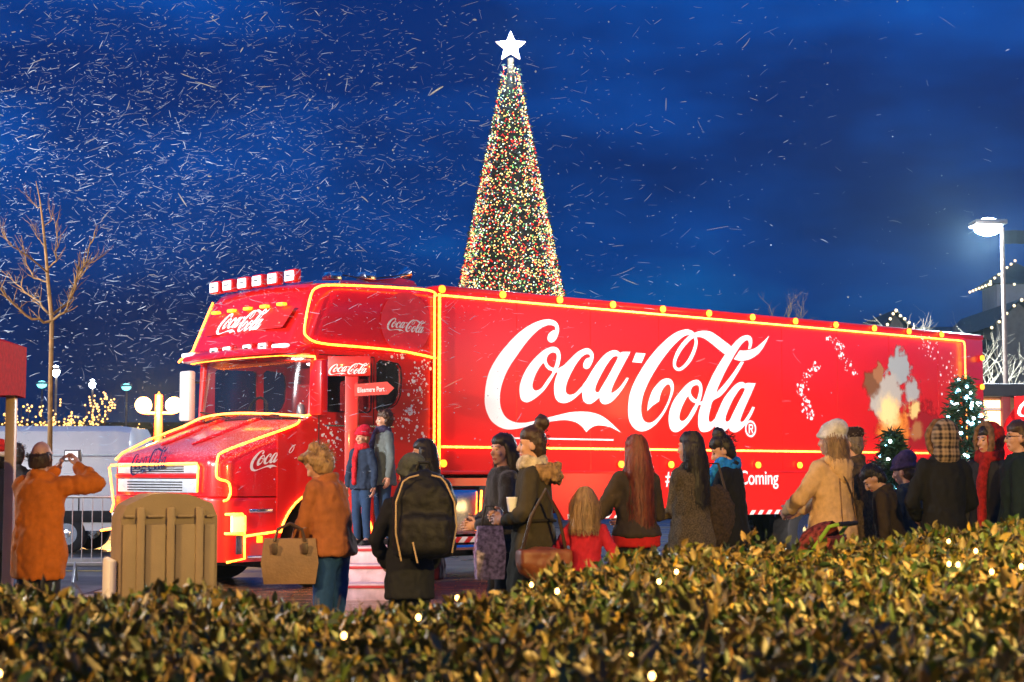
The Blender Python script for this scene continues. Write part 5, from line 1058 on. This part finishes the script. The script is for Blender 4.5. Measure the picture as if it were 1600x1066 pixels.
cb = thing('carrier_bag', 'shiny silver patterned carrier bag held by the dark-haired woman', 'bag', tuple(at_y(765, 905, 12.3)), math.radians(15)); MB().loft([[(-.1, -.04, 0), (.1, -.04, 0), (.1, .04, 0), (-.1, .04, 0)], [(-.11, -.05, .2), (.11, -.05, .2), (.11, .05, .2), (-.11, .05, .2)], [(-.09, -.02, .38), (.09, -.02, .38), (.09, .02, .38), (-.09, .02, .38)]]).build('body', mat('silver_print', (.35, .3, .5), .25, .5, .8, 30), cb); MB().tube([(-.06, 0, .37), (-.03, 0, .52), (.03, 0, .52), (.06, 0, .37)], .006, 5).build('handle', BLACK, cb)
# small girl
person(914, 771, 11.6, -12, 'small fair-haired girl in a raspberry red coat', (.4, .012, .03), hs=1.2, puff=.88, hair='long', hairc='fair', hairlen=.22, hem=.62, flare=.05, trousers=(.3, .1, .25), armL=(-.17, .2, 1.1), armR=(.2, .14, 1.0))
# long auburn hair
r, U, HT, arm, s, part = person(992, 682, 12.6, 28, 'woman with very long auburn hair in a dark olive knit', (.05, .035, .022), hair='long', hairc='auburn', hairlen=.62, hem=.98, flare=.03, puff=.98, armL=(-.1, .28, 1.2), armR=(.1, .26, 1.1), trousers=(.01, .01, .012), head=(8, 0))
q = MB(); q.loft([[(rx*math.cos(t), ry*math.sin(t), z) for t in np.linspace(0, 2*PI, 25)[:-1]] for z, rx, ry in ((.90, .212, .182), (.905, .215, .184), (1.0, .208, .178), (1.005, .19, .16))]); part(q, 'red_hem', fabric('red_jersey', (.55, .015, .012)), .016, 3, .012)
# tweed coat
TW_ = mat('tweed', (.10, .075, .045), .95, 0, .7, 90, .7, 140)
person(1077, 677, 13.1, 48, 'woman with long dark hair in a grey-brown tweed coat, arms folded', (.1, .08, .05), hair='long', hairc='dark', hairlen=.46, hem=.5, flare=.07, coatmat=TW_, armL=(.1, .27, 1.12, (.8, .3, -.1)), armR=(-.1, .25, 1.1, (-.8, .3, -.1)), head=(10, 0))
# blue scarf
r, U, HT, arm, s, part = person(1136, 678, 13.6, 72, 'woman in black with pinned-up hair and bright blue scarf', (.01, .01, .012), hair='updo', hairc='dark', hem=.4, flare=.05, scarf=((.015, .2, .62), [(-.06, 1.12), (.03, 1.08)]), armR=(.1, .3, 1.12), armL=(-.1, .3, 1.1), head=(14, -26))
fb = thing('fur_bag', 'dark brown furry bag in front of the woman with the blue scarf', 'bag', tuple(at_y(1120, 850, 13.25)), .3); q = MB(); q.ell((0, 0, .22), (.15, .09, .24)); link('body', remesh(q, .012, 2, .03, 20, 2), mat('brown_fur', (.05, .03, .018), .95, 0, .6, 50, 1, 120), fb); MB().tube([(-.08, 0, .4), (-.04, .05, .62), (.04, .05, .62), (.08, 0, .4)], .01, 6).build('handle', MATS['dark_leather'], fb)
# cream coat and companion
r, U, HT, arm, s, part = person(1296, 663, 13.8, 42, 'woman in a white knitted beanie and long cream hooded coat', (.52, .31, .13), hair='long', hairc='fair', hairlen=.22, hat='beanie', hatc=(.62, .6, .55), hem=.42, flare=.06, puff=1.08, armL=(-.2, .33, 1.08), armR=(.02, .35, 1.08), hood=('soft', (.50, .30, .13), fabric('cream_wool', (.62, .40, .19), .12)), trousers=(.3, .2, .1), head=(14, 0), coatmat=MATS['cream_wool'] if 'cream_wool' in MATS else fabric('cream_wool', (.62, .40, .19), .12))
q = MB().tube([U((-.1, -.13, 1.45)), U((-.02, -.185, 1.3)), U((.12, -.17, 1.1)), U((.2, -.1, .95))], .008, 6); part(q, 'bag_strap', mat('dark_leather', (.05, .028, .015), .5))
for x in (-.09, .09): q = MB().tube([U((x, -.158, 1.34)), U((x*.95, -.165, 1.15)), U((x*1.1, -.19, .95)), (x*1.3, -.2, .55)], .004, 5); part(q, 'back_seam', mat('seam_tan', (.26, .14, .05), .9))
person(1330, 667, 14.6, 62, 'man in a dark flat cap and shaggy brown coat', (.07, .048, .028), hair='short', hairc='grey', hat='flatcap', hatc=(.035, .022, .018), hem=.7, flare=.03, puff=1.1, trousers=(.3, .19, .1), head=(0, -8), armR=(.24, .12, 1.0), coatmat=mat('shaggy_brown', (.075, .05, .028), .95, 0, .6, 35, 1, 60))
# children and the queue on the right
person(1388, 722, 14.0, 70, 'child in a dark jacket bending the head down', (.03, .02, .012), hs=1.1, hair='short', hairc='dark', hem=.6, flare=.05, head=(10, -35), lean=10)
person(1413, 716, 14.9, 50, 'child in a blue and brown bobble beanie', (.02, .035, .06), hs=1.12, hair='short', hairc='brown', hat='beanie', hatc=(.06, .04, .12), hem=.7, head=(10, -15))
def plaid():
    m, t, b = nodes('plaid_cloth'); n = t.nodes; l = t.links.new; tc = n.new('ShaderNodeTexCoord'); prev = None
    for ax, sc_ in (('X', 9), ('Z', 9), ('X', 4.1), ('Z', 4.1)):
        w = n.new('ShaderNodeTexWave'); w.bands_direction = ax; w.inputs['Scale'].default_value = sc_; w.inputs['Distortion'].default_value = .6; l(tc.outputs['Object'], w.inputs[0])
        if prev is None: prev = w.outputs['Fac']
        else: a = n.new('ShaderNodeMath'); a.operation = 'ADD'; l(prev, a.inputs[0]); l(w.outputs['Fac'], a.inputs[1]); prev = a.outputs[0]
    r = n.new('ShaderNodeValToRGB'); mr = n.new('ShaderNodeMapRange'); mr.inputs['From Max'].default_value = 4; l(prev, mr.inputs[0]); l(mr.outputs[0], r.inputs[0]); e_ = r.color_ramp.elements
    e_[0].position = .25; e_[0].color = (.015, .008, .006, 1); e_[1].position = .75; e_[1].color = (.34, .24, .15, 1); l(r.outputs[0], b.inputs[0]); b.inputs['Roughness'].default_value = .95; return m
PLAID = plaid()
r, U, HT, arm, s, part = person(1470, 663, 13.5, 10, 'tall figure in a long black coat with a checked hood', (.008, .008, .009), hair=None, hem=.42, flare=.02, puff=.98, armR=(.14, .22, 1.02), armL=(-.14, .22, 1.02), hood=('up', (.09, .06, .04), PLAID), head=(20, 0))
person(1509, 728, 15.2, 20, 'fair-haired child in a plain red coat behind the black coat', (.30, .01, .012), hs=1.12, hair='long', hairc='blond', hairlen=.2, hem=.45, flare=.08)
person(1542, 667, 14.3, 128, 'person in a red fur-trimmed hood and dark open jacket', (.02, .02, .028), hair='short', hairc='dark', hood=('up', (.38, .015, .015)), hem=.6, flare=.03, scarf=((.3, .012, .012), [(-.03, .75)]), head=(-15, 0))
r, U, HT, arm, s, part = person(1588, 660, 13.6, 74, 'man with glasses and dark teal jacket in the queue', (.008, .02, .024), hair='short', hairc='brown', hem=.68, puff=1.12, head=(14, 0))
q = MB()
for sx in (-.034, .034): q.tube([HT((sx+.024*math.cos(t), .104, 1.637+.018*math.sin(t))) for t in np.linspace(0, 2*PI, 13)[:-1]], .0025, 5, True)
q.tube([HT((.058, .1, 1.64)), HT((.082, .0, 1.64))], .0025, 5); q.tube([HT((-.058, .1, 1.64)), HT((-.082, .0, 1.64))], .0025, 5); q.tube([HT((-.01, .108, 1.64)), HT((.01, .108, 1.64))], .0025, 5); part(q, 'glasses', BLACK)

# ------------------------------------------------------------------ hedge in front
EDGE = [(-300, 905), (0, 903), (120, 902), (350, 908), (470, 918), (580, 936), (690, 926), (760, 912), (820, 893), (900, 872), (980, 853), (1100, 842), (1250, 838), (1340, 832), (1420, 820), (1500, 808), (1600, 796), (1900, 790)]
ex = np.array([p[0] for p in EDGE]); ey = np.array([p[1] for p in EDGE])+np.interp(ex, [0, 700, 1000, 1600], [26, 24, 16, 14])
def back_depth(px): return np.interp(px, [-300, 300, 700, 900, 1100, 1600, 1900], [5.9, 5.9, 6.0, 6.8, 7.6, 8.4, 8.6])
def hedge_z(X, Yv):
    px = 800+F_PX*X/np.maximum(Yv, .5); bd = back_depth(np.clip(px, -300, 1900)); zb = EYE-(np.interp(px, ex, ey)+4-HOR)*bd/F_PX; zf = .93+0*X
    k = np.clip((Yv-2.6)/(bd-2.6), 0, 1); return zf+(zb-zf)*k**1.2
def fbm(X, Yv, f): return np.array([noise.noise(Vector((x*f, y*f, 1.3)))+.5*noise.noise(Vector((x*f*2.3, y*f*2.3, 5.1))) for x, y in zip(X, Yv)])
hedge = thing('hedge', 'broad clipped evergreen hedge with amber-lit glossy leaves in the foreground', 'hedge', (0, 0, 0))
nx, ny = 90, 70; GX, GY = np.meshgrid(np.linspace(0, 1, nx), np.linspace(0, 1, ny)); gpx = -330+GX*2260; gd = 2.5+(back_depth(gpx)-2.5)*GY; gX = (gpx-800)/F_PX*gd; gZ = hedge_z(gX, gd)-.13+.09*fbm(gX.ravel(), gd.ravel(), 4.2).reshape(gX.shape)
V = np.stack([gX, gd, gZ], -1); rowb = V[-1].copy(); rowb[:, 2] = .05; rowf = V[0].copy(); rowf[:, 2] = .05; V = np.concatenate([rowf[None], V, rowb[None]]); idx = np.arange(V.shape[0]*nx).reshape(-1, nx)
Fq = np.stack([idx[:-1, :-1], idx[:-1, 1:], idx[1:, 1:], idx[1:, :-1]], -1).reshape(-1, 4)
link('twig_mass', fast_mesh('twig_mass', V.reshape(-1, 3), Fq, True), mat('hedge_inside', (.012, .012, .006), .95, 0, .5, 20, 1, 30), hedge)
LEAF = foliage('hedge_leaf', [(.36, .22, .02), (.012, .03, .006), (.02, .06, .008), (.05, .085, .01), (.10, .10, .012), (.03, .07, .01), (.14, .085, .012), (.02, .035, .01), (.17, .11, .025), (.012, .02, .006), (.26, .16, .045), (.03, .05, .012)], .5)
def sample_hedge(n):
    px = RNG.uniform(-320, 1920, n); u = RNG.random(n); bd = back_depth(px); d = np.sqrt(2.5**2+(bd**2-2.5**2)*u); X = (px-800)/F_PX*d; keep = RNG.random(n) < 1.0
    return X, d
X, D = sample_hedge(82000); bump = fbm(X, D, 4.2); dep = RNG.random(len(X))**1.7*.15
Zl = hedge_z(X, D)+.09*bump-dep; c = np.stack([X, D, Zl], 1)
# clumps: shoots standing out of the clipped surface
nrmv = np.stack([.5*np.array(RNG.normal(size=len(X))), -.35+.3*RNG.normal(size=len(X)), np.ones(len(X))*.55], 1)
def leaf3(c, lo, hi, nv, jit, asp=.5):
    n = len(c); d = nv+jit*RNG.normal(size=(n, 3)); d /= np.linalg.norm(d, axis=1)[:, None]; u = np.cross(d, RNG.normal(size=(n, 3))); u /= np.linalg.norm(u, axis=1)[:, None]; w = np.cross(u, d)
    ln = (lo+(hi-lo)*RNG.random(n))[:, None]; b = c; mid = c+d*ln*.5-w*ln*.06; l1 = c+d*ln*.32+u*ln*asp*.42+w*ln*.05; l2 = c+d*ln*.68+u*ln*asp*.36+w*ln*.05; r1 = c+d*ln*.32-u*ln*asp*.42+w*ln*.05; r2 = c+d*ln*.68-u*ln*asp*.36+w*ln*.05; tip = c+d*ln-w*ln*.08
    V = np.stack([b, l1, l2, tip, r2, r1, mid], 1).reshape(-1, 3); f = np.array([(0, 1, 6), (1, 2, 6), (2, 3, 6), (3, 4, 6), (4, 5, 6), (5, 0, 6)]); return V, (f[None]+(np.arange(n)*7)[:, None, None]).reshape(-1, 3)
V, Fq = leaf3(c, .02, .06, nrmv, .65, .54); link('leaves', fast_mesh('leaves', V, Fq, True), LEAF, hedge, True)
# the largest leaves as pieces of their own
LV, LF = leaf3(np.zeros((1, 3)), 1, 1, np.array([[0, 0, 1.]]), 0, .5); lms = []
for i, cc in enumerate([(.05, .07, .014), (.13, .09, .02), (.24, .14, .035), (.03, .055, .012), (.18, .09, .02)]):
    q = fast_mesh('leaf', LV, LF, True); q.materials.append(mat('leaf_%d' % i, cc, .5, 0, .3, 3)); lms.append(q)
px = RNG.uniform(0, 1600, 290); d = 2.9+1.6*RNG.random(290)**1.4; Xs = (px-800)/F_PX*d; zs = hedge_z(Xs, d)+.09*fbm(Xs, d, 4.2)
for i in range(290):
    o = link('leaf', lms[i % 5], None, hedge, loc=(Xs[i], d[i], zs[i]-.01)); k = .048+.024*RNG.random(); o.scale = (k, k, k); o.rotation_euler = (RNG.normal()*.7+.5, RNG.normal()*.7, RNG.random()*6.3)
fm = MB().ell((0, 0, 0), (.006, .006, .008), None, 10, 7).mesh('fairy_light', 180); fm.materials.append(emis('fairy_warm', (1, .55, .15), 14))
for x, y, Y in ((540, 990, 4.1), (830, 912, 6.0), (715, 932, 5.6), (1055, 892, 5.6), (1028, 907, 5.4), (870, 922, 5.2), (1016, 1058, 3.6), (983, 1030, 3.9), (1478, 845, 6.4), (1520, 860, 6.0), (1590, 884, 5.4), (1544, 892, 5.2), (1478, 880, 5.6), (1492, 881, 5.5), (655, 962, 4.6), (8, 1062, 3.7)):
    X0 = (x-800)/F_PX*Y; z = EYE-(y-HOR)*Y/F_PX; zh = float(hedge_z(np.array([X0]), np.array([Y]))[0])
    tag(link('fairy_light', fm, None, loc=(X0, Y, max(z, zh+.03))), 'tiny warm fairy light bulb among the hedge leaves', 'fairy light', 'fairy lights threaded through the hedge')

# ------------------------------------------------------------------ foam snow in the air
def snow():
    n1, n2 = 13000, 900
    a = RNG.normal(size=(n1, 3))*np.array([2.4, 3.0, 1.5])+np.array([-3.9, 17.5, 4.7]); b = np.stack([RNG.uniform(-7, 8, n2), RNG.uniform(8, 30, n2), RNG.uniform(1.5, 10, n2)], 1); c = np.concatenate([a, b]); c = c[(c[:, 2] > .8) & (c[:, 1] > 7.5)]; n = len(c)
    ang = RNG.normal(size=n)*.55+.15; d = np.stack([np.cos(ang), RNG.normal(size=n)*.5, np.sin(ang)*.8], 1); d /= np.linalg.norm(d, axis=1)[:, None]; up = np.cross(d, np.array([0, 1, 0.])+.3*RNG.normal(size=(n, 3))); up /= np.linalg.norm(up, axis=1)[:, None]; sd = np.cross(d, up)
    ln = np.where(RNG.random(n) < .35, .012, .02+.13*RNG.random(n)**2)[:, None]; w = (.001+.0032*RNG.random(n)**4)[:, None]; w = np.where(ln < .015, w*2.2, w); k = (RNG.normal(size=n)*.035)[:, None]; V = []
    for t in (-.5, -.17, .17, .5):
        p = c+d*ln*t+up*ln*k*(t*t*4); f = .55 if abs(t) == .5 else 1
        V += [p+up*w*f, p+sd*w*f, p-up*w*f, p-sd*w*f]
    V = np.stack(V, 1).reshape(-1, 3); f = []
    for i in range(3):
        for j in range(4): f.append((i*4+j, i*4+(j+1) % 4, i*4+4+(j+1) % 4, i*4+4+j))
    f += [(0, 3, 2, 1), (12, 13, 14, 15)]
    Fq = (np.array(f)[None]+(np.arange(n)*16)[:, None, None]).reshape(-1, 4); m, t, bs = nodes('foam_snow'); bs.inputs['Base Color'].default_value = (.55, .75, 1, 1); bs.inputs['Roughness'].default_value = .9; bs.inputs['Alpha'].default_value = .38
    o = link('falling_snow', fast_mesh('falling_snow', V, Fq), m, None, True); o['label'] = 'white foam snow flakes blowing through the air'; o['category'] = 'snow'
snow()

# bare shoots and twigs that stand out of the clipped top
tw_m = MB(); rt = random.Random(11)
for _ in range(420):
    px_ = rt.uniform(0, 1600); dd_ = rt.uniform(3.2, 7.0); x_ = (px_-800)/F_PX*dd_
    if dd_ > back_depth(px_)-.1: continue
    z_ = float(hedge_z(np.array([x_]), np.array([dd_]))[0]); tw_m.tube([(x_, dd_, z_-.12), (x_+rt.gauss(0, .02), dd_+rt.gauss(0, .02), z_), (x_+rt.gauss(0, .04), dd_+rt.gauss(0, .03), z_+rt.uniform(.02, .09))], [.003, .002, .001], 4)
tw_m.build('twigs', mat('twig_brown', (.12, .07, .03), .8), hedge, stuff=True)

# ------------------------------------------------------------------ thin haze volume added to give the lamps halos
hz_ = MB().box((-95, -12, -1), (95, 140, 15.5)).mesh('haze', None); hm_ = bpy.data.materials.new('halo_haze'); hm_.use_nodes = True; ht = hm_.node_tree; ht.nodes.clear()
ho_ = ht.nodes.new('ShaderNodeOutputMaterial'); hv = ht.nodes.new('ShaderNodeVolumePrincipled'); hv.inputs['Color'].default_value = (.5, .8, 1, 1); hv.inputs['Density'].default_value = .00032; hv.inputs['Anisotropy'].default_value = .6; ht.links.new(hv.outputs[0], ho_.inputs['Volume'])
hob = link('haze', hz_, hm_, None, True); hob['label'] = 'thin haze added for glow around the lamps'; hob['category'] = 'haze'
